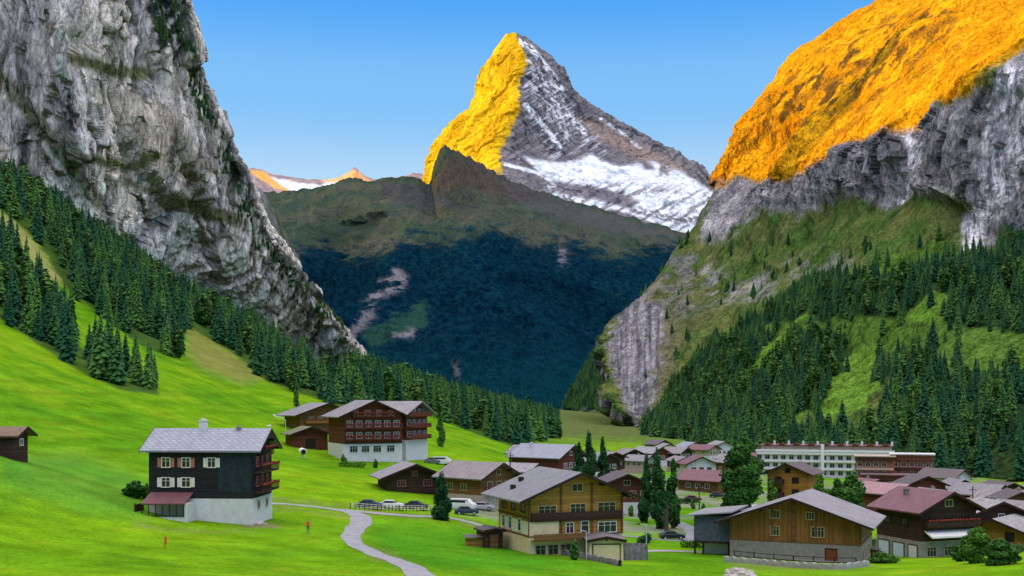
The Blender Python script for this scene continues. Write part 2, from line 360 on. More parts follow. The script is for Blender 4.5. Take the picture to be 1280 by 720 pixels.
# ================================================================== RIGHT MOUNTAIN
RN = [
 [(795, 548, 1150), (768, 500, 1250), (760, 450, 1350), (774, 402, 1450), (832, 327, 1550), (874, 272, 1620), (899, 234, 1650), (903, 226, 1680), (906, 216, 1700)],
 [(835, 552, 850), (815, 500, 1120), (808, 450, 1260), (822, 400, 1380), (860, 335, 1500), (892, 280, 1560), (906, 243, 1600), (909, 220, 1650), (914, 196, 1700)],
 [(880, 554, 720), (870, 500, 950), (868, 450, 1130), (880, 390, 1300), (905, 330, 1420), (925, 272, 1480), (936, 234, 1520), (936, 196, 1600), (932, 148, 1700)],
 [(930, 558, 620), (925, 500, 800), (925, 440, 980), (935, 380, 1150), (950, 320, 1300), (965, 262, 1400), (972, 215, 1430), (970, 162, 1560), (968, 100, 1700)],
 [(1000, 562, 560), (1000, 500, 700), (1000, 440, 850), (1000, 370, 1000), (1005, 310, 1150), (1010, 252, 1270), (1010, 198, 1300), (1012, 132, 1450), (1016, 56, 1680)],
 [(1090, 567, 500), (1090, 500, 620), (1090, 440, 720), (1090, 360, 850), (1090, 300, 980), (1095, 238, 1080), (1095, 165, 1110), (1098, 85, 1300), (1100, -2, 1600)],
 [(1180, 572, 470), (1180, 500, 560), (1180, 430, 650), (1180, 350, 760), (1180, 300, 850), (1185, 245, 920), (1185, 130, 945), (1190, 50, 1100), (1200, -50, 1500)],
 [(1280, 577, 450), (1280, 500, 520), (1280, 420, 600), (1280, 345, 690), (1280, 300, 760), (1275, 275, 800), (1287, 55, 830), (1290, 10, 1000), (1300, -110, 1450)],
 [(1500, 582, 400), (1500, 480, 470), (1500, 380, 540), (1500, 300, 600), (1500, 240, 660), (1500, 200, 700), (1500, -50, 730), (1500, -120, 900), (1500, -300, 1300)],
 [(2000, 590, 350), (2000, 440, 420), (2000, 340, 480), (2000, 220, 540), (2000, 140, 600), (2000, 60, 640), (2000, -250, 670), (2000, -350, 800), (2000, -600, 1200)]]
A0 = RN[0]
w1 = [(x+8, y+2, Y*1.10) for x, y, Y in A0]; w2 = [(x+70, y+10, Y*1.35) for x, y, Y in A0]
RN = [w2, w1]+RN
RN = [c_+[(c_[-1][0]+4, c_[-1][1]+14, c_[-1][2]*1.12), (c_[-1][0]+10, c_[-1][1]+90, c_[-1][2]*1.4)] for c_ in RN]
RN = [[(c_[0][0], c_[0][1]+40, c_[0][2]*.97)]+c_ for c_ in RN]
nu, nv = 820, 620
V = net_surface(RN, nu, nv); Nn = normals(V, nu, nv)
if Nn[(nu//2)*nv+nv//3, 2] < 0: Nn = -Nn
px0, py0 = bearing(V)
big = fbm(V/170.+14, 3)
rd = ridged(V*np.array([1/45., 1/45., 1/100.])+fbm(V/150., 2)[:, None]*.7, 6, .55)
bl = fbm(V*np.array([1/14., 1/14., 1/50.])+2, 4, .6)
sl_ = ridged(np.stack([(V[:, 0]*.7-V[:, 1]*.5+V[:, 2]*.4)/60., (V[:, 1]*.7+V[:, 0]*.5)/220., V[:, 2]/200.], 1)+5, 4)
steep = 1-np.abs(Nn[:, 2])
soft = np.clip(1.25-steep*1.3, 0, 1)
cl = sst(.35, .7, steep)
wq = fbm(V/40., 3)[:, None]
c1v, c1e = cells(V*np.array([1/30., 1/30., 1/110.])+wq*.4); c2v, c2e = cells(V*np.array([1/10., 1/10., 1/40.])+wq*.5+3)
lay = ridged(np.stack([(V[:, 2]-.35*V[:, 1]+.2*V[:, 0])/26.+fbm(V/120., 2)*.5, V[:, 1]/180., V[:, 0]/180.], 1), 3)
disp = big*13+rd*(3+6*cl)+bl*(1.2+2*cl)+sl_*6+lay*3.0+cl*(c1v*11+c2v*4); disp -= disp.mean()+3
V2 = V+Nn*disp[:, None]
px, py = bearing(V2); Nz = normals(V2, nu, nv); nz = np.abs(Nz[:, 2])
n1 = fbm(V2/10., 4, .6); n2 = fbm(V2/60.+7, 3); n0 = fbm(V2/25.+3, 3)
wx, wy = px+n0*9, py+n0*7
grass = lerp([.075, .140, .030], [.14, .165, .05], sst(-.5, .6, n2))
grass = lerp(grass, [.03, .065, .018], sst(.1, .8, n0)*.7)
rock = lerp([.25, .24, .25], [.42, .40, .39], sst(-.4, .7, n2))
cav_shade = np.clip(sst(0, .6, -rd*.6-bl*.5)*.8+cl*((1-sst(0, .10, c1e))*.7+(1-sst(0, .08, c2e))*.4), 0, 1)
rock = rock*(.75+.45*c2v)[:, None]; rock = lerp(rock, [.06, .055, .075], cav_shade*.85)  # shade in the crevices darkened into the rock colour
cliffm = np.maximum.reduce([
    poly(wx, wy, [(875, 300), (885, 240), (905, 215), (940, 225), (985, 210), (1040, 180), (1090, 150), (1150, 140), (1230, 110), (1290, 40), (1300, 285), (1215, 312), (1218, 250), (1150, 240), (1110, 262), (1060, 240), (1000, 265), (950, 262), (905, 300)], 8),
    poly(wx, wy, [(775, 385), (800, 372), (830, 380), (835, 420), (825, 470), (812, 520), (790, 525), (768, 470), (760, 430)], 5),
    poly(wx, wy, [(800, 372), (830, 325), (870, 320), (930, 350), (980, 345), (960, 375), (880, 385), (850, 400)], 9)*.65*sst(-.3, .2, n0),
    poly(wx, wy, [(980, 330), (1030, 310), (1080, 330), (1040, 370), (1000, 365)], 9)*.5*sst(-.2, .3, n0),
    sst(.75, .95, steep+n1*.1)])
c = lerp(grass, rock[0:1][0], np.zeros(len(rock))); c = grass+(rock-grass)*np.clip(cliffm*sst(-.75, -.1, n1+cliffm*.6), 0, 1)[:, None]
c = lerp(c, [.10, .09, .06], poly(wx, wy, [(790, 350), (850, 330), (880, 350), (900, 400), (860, 420), (820, 400)], 12)*.4)
c = lerp(c, [.15, .15, .08], poly(wx, wy, [(828, 400), (850, 395), (850, 440), (835, 500), (812, 520), (820, 460)], 6)*.8)
# violet-grey buttress with vertical streaks and the pale seepage falls
stk = fbm(np.stack([px/5.0, py/70.0, px*0+3], 1), 4, .6)
but = .85*sst(-.7, 0, n1+.3)*poly(wx, wy, [(772, 392), (795, 372), (822, 380), (830, 420), (818, 470), (808, 520), (790, 522), (770, 470), (762, 430)], 5)
c = c*(1-but[:, None])+but[:, None]*lerp([.09, .09, .105], [.34, .34, .37], sst(-.5, .7, stk+n1*.5))
fal = np.maximum.reduce([stroke(wx, wy, [(1137, 150), (1140, 180), (1136, 215), (1124, 250)], 5), stroke(wx, wy, [(1262, 95), (1250, 140), (1240, 200), (1232, 250), (1214, 305)], 15),
      stroke(wx, wy, [(1285, 90), (1276, 160), (1262, 240)], 10)*.7])
c = c+(lerp([.24, .22, .28], [.90, .88, .90], sst(-.5, .15, stk))-c)*(fal*.92)[:, None]
# low sun's glow painted into the colour of the upper mountain
glow_alt = sst(1.12, 1.36, (V2[:, 2]-CZ)/ (250.0)+ .10*n0)
glow_c = lerp([.56, .25, .008], [.74, .37, .010], sst(-.5, .6, n2))
glow_c = lerp(glow_c, [.12, .07, .02], sst(.05, .35, n0+.5*lay-.2)*poly(wx, wy, [(960, 190), (960, 120), (1040, 60), (1120, 20), (1190, 0), (1200, 40), (1130, 95), (1090, 120), (1040, 160), (1000, 175)], 25)*.95)  # shaded fold painted dark into the glowing slope
glow_c = lerp(glow_c, [.34, .15, .008], sst(.0, .6, -lay+n1*.3)*.75); glow_c = lerp(glow_c, [.16, .08, .015], stroke(wx, wy, [(930, 190), (1000, 120), (1090, 75), (1190, 20)], 5)*.6+stroke(wx, wy, [(1040, 175), (1110, 110), (1200, 60)], 4)*.45)  # shaded gullies painted in as darker strokes
fm_glow = poly(px0+n0*3, py0+n0*3, [(890, 238), (905, 228), (920, 218), (960, 226), (985, 228), (1000, 220), (1030, 202), (1060, 182), (1085, 168), (1125, 165), (1150, 140), (1175, 128), (1200, 133), (1230, 120), (1243, 95), (1258, 72), (1275, 50), (1300, 20), (1600, -300), (1600, -900), (800, -900), (880, 150)], 5)
GLOW = fm_glow
c = c+(glow_c-c)*fm_glow[:, None]
def forest_mask_right(px, py):
    a = poly(px, py, [(800, 545), (835, 498), (850, 470), (905, 415), (960, 388), (1010, 352), (1060, 345), (1110, 318), (1150, 312), (1175, 290), (1200, 318), (1240, 322), (1262, 300), (1300, 296), (1600, 250), (1600, 600), (1000, 600), (800, 570)], 4)
    h = np.maximum.reduce([
        poly(px, py, [(1040, 478), (1080, 432), (1098, 425), (1090, 462), (1100, 485), (1080, 510), (1050, 530), (1020, 512)], 3),
        poly(px, py, [(930, 470), (958, 430), (1010, 388), (1018, 392), (975, 440), (945, 478)], 3),
        poly(px, py, [(1130, 400), (1168, 362), (1185, 370), (1178, 402), (1150, 410)], 3),
        poly(px, py, [(975, 530), (1010, 508), (1030, 530), (1000, 552), (960, 550)], 3)*.6])
    h = np.maximum(h, poly(px, py, [(1030, 515), (1090, 500), (1110, 470), (1120, 490), (1090, 530), (1040, 545), (1015, 540)], 3)*.8)
    return a*(1-h)
fmr = forest_mask_right(px+n0*6, py+n0*5)
hole = poly(wx, wy, [(1040, 478), (1080, 432), (1098, 425), (1090, 462), (1100, 485), (1080, 510), (1050, 530), (1010, 515), (960, 545), (900, 560), (880, 548)], 5)
hole = np.maximum(hole, poly(wx, wy, [(1130, 400), (1168, 362), (1185, 370), (1178, 402), (1150, 410)], 5))
hole = np.maximum(hole, poly(wx, wy, [(930, 470), (958, 430), (1010, 388), (1018, 392), (975, 440), (945, 478)], 5))
c = lerp(c, [.12, .25, .03], hole*.95)
c = lerp(c, [.02, .05, .018], sst(.4, .7, fmr)*.9)
th2v = perlin(np.stack([V2[:, 0]/75., V2[:, 2]*1.5/75., V2[:, 0]*0+4.2], 1)); c = lerp(c, [.10, .20, .03], sst(.20, .34, th2v)*sst(.4, .7, fmr)*.85)
RM = (V2, nu, nv)
gneiss = terrain_mat('gneiss_and_alp', .40, .05, .5, .45, .28, .55, 2.0, crack=.05, deep=.62)
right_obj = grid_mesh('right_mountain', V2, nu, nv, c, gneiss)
tag(right_obj, kind='structure')

# ================================================================== LEFT SHADOWING RANGE (added out of view; crest shaped to cast the shadow line)
bd = [(895, 236), (905, 226), (920, 217), (960, 226), (985, 228), (1000, 220), (1030, 202), (1060, 182), (1085, 168), (1125, 165), (1150, 140), (1175, 128), (1200, 133), (1230, 120), (1243, 95), (1258, 72), (1275, 50), (1300, 20), (1400, -200)]
pts = []
for (bx, by) in bd:
    d = np.hypot(px0-bx, py0-by); vis = d+np.where(V[:, 1] > 1750, 500, 0)
    i = int(np.argmin(vis)); p = V2[i]
    t = (-760-p[0])/SUN.x
    pts.append((p[1]+SUN.y*t, p[2]+SUN.z*t))
pts.sort()
ys = [q[0] for q in pts]; zs = [q[1] for q in pts]
print('crest', [(round(a), round(b)) for a, b in pts])
yy = np.concatenate([np.linspace(-1500, 4200, 500)])
crest = np.interp(yy, [-1500, ys[0]-200]+ys+[ys[-1]+250, 2600, 3400, 4200], [900, zs[0]+60]+zs+[zs[-1]-10, 620, 700, 500])
off = np.array([-1500, -1250, -1050, -900, -800, -760, -735, -700, -660, -620, -580, -540])
pro = np.array([-60, .35, .62, .82, .95, 1.0, .93, .75, .5, .3, .1, -60])
Vr = []
for yv, cz_ in zip(yy, crest):
    for ox, pr in zip(off, pro):
        k_ = 1 if pr >= 0 else 0
        z_ = cz_*pr if pr >= 0 else -60
        Vr.append((ox, yv, z_))
Vr = np.array(Vr)
# stays behind the left cliff as seen from the village: only where it would be outside of the valley's opening
Vr[:, 0] -= 0
rr = fbm(Vr/60., 4)
edge_w = np.tile(np.where(np.arange(len(off)) == 5, 0.0, 1.0), len(yy))
Vr[:, 0] += rr*14*edge_w; Vr[:, 2] += rr*10*edge_w
tag(grid_mesh('sun_blocker_range', Vr, len(yy), len(off), lerp([.3, .29, .3], [.1, .12, .05], sst(-.3, .3, rr)), rockmat), kind='structure')
# ================================================================== MATTERHORN-LIKE PEAK
MN = [
 [(652, 60, 9300), (640, 100, 9300), (632, 150, 9300), (625, 200, 9300), (615, 240, 9300), (600, 270, 9300), (580, 300, 9300), (560, 330, 9300)],
 [(641, 46, 8500), (628, 75, 8500), (614, 104, 8480), (600, 140, 8450), (572, 170, 8400), (552, 198, 8350), (545, 242, 8200), (520, 300, 8000)],
 [(634, 44, 8300), (617, 70, 8300), (602, 100, 8300), (588, 137, 8250), (558, 168, 8200), (540, 198, 8150), (530, 242, 8000), (505, 300, 7800)],
 [(641, 42, 8290), (638, 70, 8150), (633, 100, 8050), (621, 137, 7900), (606, 168, 7750), (588, 198, 7600), (578, 238, 7300), (560, 300, 7000)],
 [(644, 43, 8280), (660, 76, 8020), (648, 106, 7850), (650, 133, 7600), (637, 165, 7400), (626, 190, 7200), (628, 232, 6700), (620, 300, 6300)],
 [(648, 44, 8290), (672, 82, 8150), (680, 112, 8050), (688, 142, 7950), (696, 172, 7850), (705, 202, 7650), (715, 242, 7100), (720, 300, 6700)],
 [(656, 47, 8300), (692, 80, 8280), (709, 114, 8270), (744, 143, 8260), (785, 168, 8250), (838, 196, 8230), (868, 222, 8150), (885, 300, 7400)],
 [(654, 48, 8400), (692, 84, 8450), (711, 120, 8480), (748, 150, 8500), (790, 176, 8500), (848, 206, 8500), (893, 242, 8500), (940, 300, 8300)],
 [(655, 70, 9300), (690, 110, 9300), (711, 150, 9300), (740, 180, 9300), (790, 210, 9300), (848, 240, 9300), (893, 270, 9300), (960, 320, 9300)]]
nu, nv = 640, 520
V = net_surface(MN, nu, nv); Nn = normals(V, nu, nv)
if Nn[(nu//3)*nv+nv//3, 0] > 0: Nn = -Nn
rd = ridged(V/np.array([210., 210., 300.])+fbm(V/900., 2)[:, None]*.6, 6, .55); bl = fbm(V/70., 4, .6)
dn = sst(9000, 8300, V[:, 1])
fad = sst(CZ+2640, CZ+2450, V[:, 2])
str_ = ridged(np.stack([(V[:, 0]*.3+V[:, 2])/110., V[:, 1]/900., V[:, 0]/900.], 1), 3)
c1v, c1e = cells(V/np.array([130., 130., 260.])+fbm(V/200., 3)[:, None]*.5); c2v, c2e = cells(V/np.array([48., 48., 80.])+5)
disp = (rd*24+bl*9+str_*12+(c1v-.5)*26+c2v*10)*(.2+.8*fad)+6
V2 = V+Nn*disp[:, None]
px, py = bearing(V2); Nz = normals(V2, nu, nv); Nz *= np.sign((Nz*Nn).sum(1))[:, None]
n1 = fbm(V2/45., 4, .6); n2 = fbm(V2/300., 3)
wx, wy = px+n1*1.4, py+n1*1.1
dg = fbm(np.stack([(px*.5+py*.86)/5.0, (px*.86-py*.5)/45.0, px*0], 1), 4, .6); dg2 = fbm(np.stack([(px*.86-py*.5)/30.0, (px*.5+py*.86)/3.5, px*0+9], 1), 4, .6)
c = lerp([.13, .12, .135], [.26, .235, .24], sst(-.6, .7, dg2*.8+n2*.4))
c = lerp(c, [.09, .08, .105], np.clip(sst(.1, .6, -rd*.6-bl*.4)*.7+(1-sst(0, .1, c1e))*.5, 0, 1))
c = lerp(c, [.34, .25, .21], poly(wx, wy, [(745, 150), (790, 175), (850, 205), (870, 228), (800, 200), (745, 175), (720, 150)], 6)*.8)
sn = np.maximum.reduce([
    poly(wx, wy, [(655, 196), (672, 200), (700, 204), (725, 200), (740, 192), (750, 200), (775, 208), (815, 202), (850, 214), (892, 240), (885, 268), (868, 292), (840, 290), (800, 272), (770, 262), (735, 262), (705, 238), (680, 222)], 3),
    stroke(wx, wy, [(650, 52), (664, 60), (678, 78), (690, 92), (702, 112)], 3.5)*sst(-.35, .25, n1),
    stroke(wx, wy, [(660, 80), (684, 102), (700, 122)], 7)*sst(-.05, .4, n1)*.8,
    stroke(wx, wy, [(656, 130), (672, 148), (688, 168), (700, 184)], 3)*sst(-.5, .1, n1),
    stroke(wx, wy, [(700, 132), (716, 150), (730, 165)], 4)*sst(-.4, .2, n1),
    stroke(wx, wy, [(750, 148), (780, 168), (800, 185)], 2)*sst(-.3, .3, n1)*.8,
    poly(wx, wy, [(660, 100), (705, 120), (725, 165), (710, 175), (680, 140)], 8)*sst(.05, .4, n1)*.8,
    stroke(wx, wy, [(630, 205), (672, 216), (710, 240), (722, 252)], 2.2),
    stroke(wx, wy, [(690, 236), (760, 272), (860, 300)], 6)*sst(-.4, .2, n1)])
rk = np.maximum.reduce([poly(wx, wy, [(690, 226), (735, 232), (775, 240), (800, 252), (790, 262), (745, 250), (700, 242)], 3), stroke(wx, wy, [(790, 262), (850, 276), (880, 272)], 4)*sst(-.3, .1, n1),
    stroke(wx, wy, [(720, 262), (780, 276), (830, 288)], 4)*sst(-.3, .1, n1), poly(wx, wy, [(800, 200), (815, 205), (820, 212), (806, 212)], 2), poly(wx, wy, [(825, 205), (838, 212), (835, 220), (824, 214)], 2)])
sn = np.maximum(sn, sst(.25, .5, dg2)*poly(px, py, [(655, 60), (705, 118), (760, 190), (690, 196), (655, 140)], 8)*.75)
band = poly(px, py, [(650, 215), (900, 240), (880, 310), (700, 290)], 10)
sn = np.clip(sn-rk*.95-sst(.08, .32, dg)*band*.85, 0, 1)
c = lerp(c, [.80, .82, .86], sn)
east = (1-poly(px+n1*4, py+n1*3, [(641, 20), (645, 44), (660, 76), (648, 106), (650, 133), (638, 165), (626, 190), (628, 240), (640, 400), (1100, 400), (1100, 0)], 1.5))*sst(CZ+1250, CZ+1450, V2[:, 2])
east_glow = lerp([.62, .37, .012], [.84, .55, .018], sst(-.5, .6, n2+.3*n1)); east_glow = lerp(east_glow, [.30, .15, .012], sst(.12, .55, -rd*.6-.2*bl+(c1v-.5)*.5)*.75)
c = c+(east_glow-c)*np.clip(east, 0, 1)[:, None]  # sun glow painted into the colour of the lit east face
peakmat = terrain_mat('alpine_rock_and_snow', .03, .006, .6, .24, .12, .6, 25.0)
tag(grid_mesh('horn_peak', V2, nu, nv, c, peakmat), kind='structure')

# ================================================================== FAR SNOW RIDGE
cr = [(150, 250), (250, 240), (300, 222), (312, 214), (326, 216), (345, 222), (370, 226), (400, 228), (425, 224), (436, 218), (443, 213), (449, 219), (462, 226), (480, 226), (500, 224), (518, 220), (535, 224), (560, 235), (640, 260)]
FN = [[(x+3, y+60, 10500), (x+2, y+6, 9600), (x, y, 9400), (x-2, y+10, 9200), (x-6, y+25, 8900), (x-10, y+50, 8500), (x-16, y+90, 8000)] for x, y in cr]
nu, nv = 320, 110
V = net_surface(FN, nu, nv); Nn = normals(V, nu, nv)
rd = ridged(V/170., 5, .5); V2 = V+np.array([0, 0, 1.])*(rd*22)[:, None]
px, py = bearing(V2); n1 = fbm(V2/60., 4, .6); wx, wy = px+n1*2, py+n1*1.5
c = lerp([.25, .20, .22], [.36, .28, .26], sst(-.4, .5, n1))
sn = np.maximum(poly(wx, wy, [(333, 220), (370, 228), (400, 231), (432, 223), (445, 224), (462, 228), (455, 236), (410, 238), (390, 250), (365, 240), (350, 232)], 2), poly(wx, wy, [(468, 226), (500, 226), (490, 234), (470, 234)], 2)*.6)
c = lerp(c, [.78, .80, .85], sn)
c = lerp(c, [.85, .42, .10], poly(wx, wy, [(308, 212), (330, 214), (352, 232), (372, 243), (345, 236), (325, 224)], 2)*.9)  # sunlit orange painted onto the left summit
c = lerp(c, [.8, .45, .16], poly(wx, wy, [(400, 226), (443, 211), (464, 227), (440, 225), (420, 229)], 2)*.8)  # sunlit orange painted onto the small peak
tag(grid_mesh('far_snow_ridge', V2, nu, nv, c, peakmat), kind='structure')

# ================================================================== MIDDLE RIDGE
cr = [(100, 270), (250, 262), (310, 250), (345, 246), (375, 244), (400, 240), (418, 234), (440, 231), (462, 233), (480, 230), (500, 228), (520, 229), (536, 236), (543, 212), (549, 198), (557, 191), (565, 196), (577, 200), (592, 206), (612, 217), (634, 228), (664, 240), (700, 252), (740, 265), (790, 279), (830, 290), (870, 302), (960, 322), (1100, 360)]
FN = []
for x, y in cr:
    g = 520+.02*(x-600); ys_ = float(np.interp(x, [100, 310, 440, 530, 600, 700, 790, 870, 1100], [270, 250, 238, 242, 244, 258, 280, 303, 360])); ym = .5*y+.5*ys_
    FN.append([(x, y+60, 6200), (x, y+4, 5350), (x, y, 5200), (x+5*(ys_>y+4), ym+.12*(g-ym), 4750), (x, ys_+.24*(g-ys_), 4300), (x, ys_+.40*(g-ys_), 3800), (x, ys_+.58*(g-ys_), 3300), (x, ys_+.78*(g-ys_), 2800), (x, g, 2300), (x, g+30, 2000)])
nu, nv = 860, 430
V = net_surface(FN, nu, nv)
big = ridged(np.stack([V[:, 0]/420., V[:, 1]/1500., V[:, 2]/1500.], 1)+fbm(V/1200., 2)[:, None]*.5, 4, .5); fi = fbm(V/60., 4, .6)
fd = sst(5250, 4700, V[:, 1])
V2 = V+np.stack([0*fi, -(big*150*fd), fi*7+ridged(V/150., 4)*12+ridged(V/45., 3)*9+(ridged(V/np.array([90., 90., 400.])+3, 4)-.75)*40*poly(*bearing(V), [(525, 170), (570, 170), (640, 215), (700, 245), (640, 262), (540, 250)], 8)], 1)
px, py = bearing(V2); n1 = fbm(V2/70., 4, .6); n2 = fbm(V2/350., 3)
wx, wy = px+n1*7+n2*6, py+n1*7+n2*9
alp = lerp([.036, .056, .036], [.062, .068, .048], sst(-.4, .5, n2))
alp = lerp(alp, [.035, .055, .05], sst(0, .6, n1)*.6)  # a little blue haze mixed into the alp colour
tl = 300+12*np.sin(px/55.)+6*np.sin(px/17.)
spk = fbm(V2*np.array([1/22., 1/22., 1/60.]), 3, .7)
forest_c = lerp([.001, .010, .023], [.003, .024, .037], sst(-.5, .6, spk+n1*.2))  # distance haze put into the forest colour as blue
forest_c = lerp(forest_c, [.002, .030, .038], sst(400, 520, py)*.8)
c = alp+(forest_c-alp)*sst(-10, 14, py-tl+n1*14+spk*8)[:, None]
c = c*(.72+.45*sst(-.3, .7, big))[:, None]; c = lerp(c, [.070, .052, .044], poly(wx, wy, [(535, 232), (545, 205), (557, 188), (600, 206), (660, 236), (700, 255), (640, 250), (590, 238), (560, 245)], 6)*.8)  # gully shade painted into the colour, then the brown hump
c = lerp(c, [.05, .052, .058], poly(wx, wy, [(470, 228), (530, 228), (560, 245), (565, 262), (520, 262), (480, 248)], 6)*.8)
c = lerp(c, [.075, .075, .080], poly(wx, wy, [(600, 205), (700, 248), (800, 278), (860, 300), (800, 295), (700, 275), (640, 250)], 8)*.6)
bare = np.maximum.reduce([poly(wx, wy, [(485, 350), (500, 340), (513, 350), (500, 366), (482, 372), (462, 380), (450, 378), (470, 362)], 5), poly(wx, wy, [(438, 405), (452, 398), (475, 384), (470, 396), (450, 415), (440, 420)], 5)*.8,
    poly(wx, wy, [(488, 412), (520, 410), (515, 424), (492, 422)], 4), poly(wx, wy, [(700, 312), (712, 314), (710, 335), (703, 335)], 3)*.7, poly(wx, wy, [(568, 455), (578, 452), (574, 475), (568, 478)], 3)*.35])
c = lerp(c, [.20, .19, .21], bare*sst(-.5, .2, n1)*.85)
c = lerp(c, [.03, .09, .05], np.clip(stroke(wx, wy, [(465, 420), (520, 400), (530, 390)], 10)*.5, 0, 1))
ridgemat = terrain_mat('far_wooded_slope', .15, .012, .4, .42, .12, .5, 12.0)
tag(grid_mesh('middle_ridge', V2, nu, nv, c, ridgemat), kind='structure')

# ================================================================== WOODED SPUR left of the buttress
cr = [(640, 560), (690, 545), (705, 515), (722, 482), (742, 446), (765, 418), (795, 400), (840, 395)]
FN = [[(x, y+50, 2300), (x, y, 2050), (x, y+.3*(550-y)+3, 1950), (x, y+.65*(550-y)+5, 1800), (x, 552, 1600), (x, 575, 1450)] for x, y in cr]
nu, nv = 160, 120
V = net_surface(FN, nu, nv); V2 = V+np.array([0, 0, 1.])*(fbm(V/40., 4)*8)[:, None]
px, py = bearing(V2); n1 = fbm(V2/30., 4, .6)
c = lerp([.004, .025, .028], [.01, .045, .03], sst(-.4, .5, n1))
c = lerp(c, [.05, .11, .04], poly(px+n1*6, py+n1*5, [(722, 480), (745, 445), (760, 430), (758, 450), (735, 490)], 6)*.7)
c = lerp(c, [.15, .18, .06], poly(px+n1*6, py+n1*5, [(700, 550), (715, 520), (745, 512), (790, 525), (800, 550)], 6)*.8)
SPUR = V2
tag(grid_mesh('wooded_spur', V2, nu, nv, c, ridgemat), kind='structure')
# ================================================================== TREES
def fast_mesh(name, V, T, cols=None, mats=(), smooth=False, midx=None):
    V = np.asarray(V, np.float32); T = np.asarray(T, np.int32)
    me = bpy.data.meshes.new(name); k = T.shape[1]
    me.vertices.add(len(V)); me.vertices.foreach_set('co', V.ravel())
    me.loops.add(T.size); me.loops.foreach_set('vertex_index', T.ravel())
    me.polygons.add(len(T)); me.polygons.foreach_set('loop_start', np.arange(0, T.size, k, dtype=np.int32))
    me.polygons.foreach_set('use_smooth', np.full(len(T), smooth))
    if midx is not None: me.polygons.foreach_set('material_index', np.asarray(midx, np.int32))
    me.update(calc_edges=True)
    if cols is not None:
        at = me.color_attributes.new('Col', 'FLOAT_COLOR', 'POINT'); c = np.ones((len(V), 4), np.float32); c[:, :3] = cols
        at.data.foreach_set('color', c.ravel())
    for m in mats: me.materials.append(m)
    return me

def foliage_mat(name, dark, light, spread=.5):
    m, nt, b = new_mat(name); L = nt.links.new
    at = N(nt, 'ShaderNodeAttribute', attribute_name='Col'); oi = N(nt, 'ShaderNodeObjectInfo')
    rp = N(nt, 'ShaderNodeValToRGB'); L(oi.outputs['Random'], rp.inputs[0])
    e = rp.color_ramp; e.elements[0].color = (*dark, 1); e.elements[1].color = (*light, 1); e.elements[0].position = .42-spread/2; e.elements[1].position = 1.0
    mx = N(nt, 'ShaderNodeVectorMath', operation='MULTIPLY'); L(rp.outputs[0], mx.inputs[0]); L(at.outputs['Color'], mx.inputs[1])
    L(mx.outputs[0], b.inputs['Base Color']); b.inputs['Roughness'].default_value = .8
    return m
M_fir = foliage_mat('conifer_needles', (.014, .070, .034), (.070, .170, .034), .2)
M_leaf = foliage_mat('broad_leaves', (.035, .125, .025), (.065, .18, .03), .8)
M_bush = foliage_mat('bush_leaves', (.07, .18, .022), (.10, .24, .03), .8)
def bark_mat():
    m, nt, b = new_mat('bark'); n = N(nt, 'ShaderNodeTexNoise', Scale=9.0, Detail=6.0); rp = N(nt, 'ShaderNodeValToRGB')
    rp.color_ramp.elements[0].color = (.035, .025, .018, 1); rp.color_ramp.elements[1].color = (.13, .10, .075, 1)
    nt.links.new(n.outputs['Fac'], rp.inputs[0]); nt.links.new(rp.outputs[0], b.inputs['Base Color']); return m
M_bark = bark_mat()

def conifer_crown(seed, wide=.2, tiers=20, per=9):
    r = np.random.default_rng(seed); V = []; T = []; C = []
    def add(vs, ts, cs):
        o = len(V); V.extend(vs); C.extend(cs); T.extend([[a+o, b+o, c_+o] for a, b, c_ in ts])
    # shaded inner cone
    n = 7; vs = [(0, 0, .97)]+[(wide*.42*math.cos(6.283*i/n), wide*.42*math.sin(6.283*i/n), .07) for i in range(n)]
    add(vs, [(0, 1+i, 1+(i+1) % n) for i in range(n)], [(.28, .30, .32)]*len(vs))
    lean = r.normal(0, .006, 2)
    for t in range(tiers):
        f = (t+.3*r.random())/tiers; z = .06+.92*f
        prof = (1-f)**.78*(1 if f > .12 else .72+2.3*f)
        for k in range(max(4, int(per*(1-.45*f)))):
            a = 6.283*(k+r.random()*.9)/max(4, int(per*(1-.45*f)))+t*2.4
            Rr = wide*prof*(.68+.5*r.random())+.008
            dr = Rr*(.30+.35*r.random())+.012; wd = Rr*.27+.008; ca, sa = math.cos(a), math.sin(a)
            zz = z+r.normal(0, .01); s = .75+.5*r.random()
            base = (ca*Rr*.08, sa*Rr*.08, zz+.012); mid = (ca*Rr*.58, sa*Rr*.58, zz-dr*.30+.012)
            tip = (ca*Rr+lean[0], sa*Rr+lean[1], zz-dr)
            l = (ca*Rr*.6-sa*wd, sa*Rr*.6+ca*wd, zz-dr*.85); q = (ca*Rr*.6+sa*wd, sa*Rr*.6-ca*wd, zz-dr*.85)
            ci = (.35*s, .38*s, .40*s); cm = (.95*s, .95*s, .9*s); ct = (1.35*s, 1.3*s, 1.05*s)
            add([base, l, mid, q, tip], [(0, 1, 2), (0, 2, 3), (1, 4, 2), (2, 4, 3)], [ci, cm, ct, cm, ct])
    top = len(V); add([(0, 0, 1.04), (.012, 0, .93), (-.01, .01, .93), (0, -.012, .93)], [(0, 1, 2), (0, 2, 3), (0, 3, 1)], [(1.2, 1.2, 1)]*4)
    return fast_mesh('crown', V, T, C, [M_fir])
def trunk_mesh(h=.16, r0=.018, r1=.010, n=7):
    V = []; T = []
    for z, rr in ((-.06, r0*1.4), (0, r0), (h, r1)):
        V += [(rr*math.cos(6.283*i/n), rr*math.sin(6.283*i/n), z) for i in range(n)]
    for k in range(2):
        for i in range(n):
            a, b_ = k*n+i, k*n+(i+1) % n; T += [[a, b_, b_+n], [a, b_+n, a+n]]
    return fast_mesh('trunk', V, T, None, [M_bark], True)
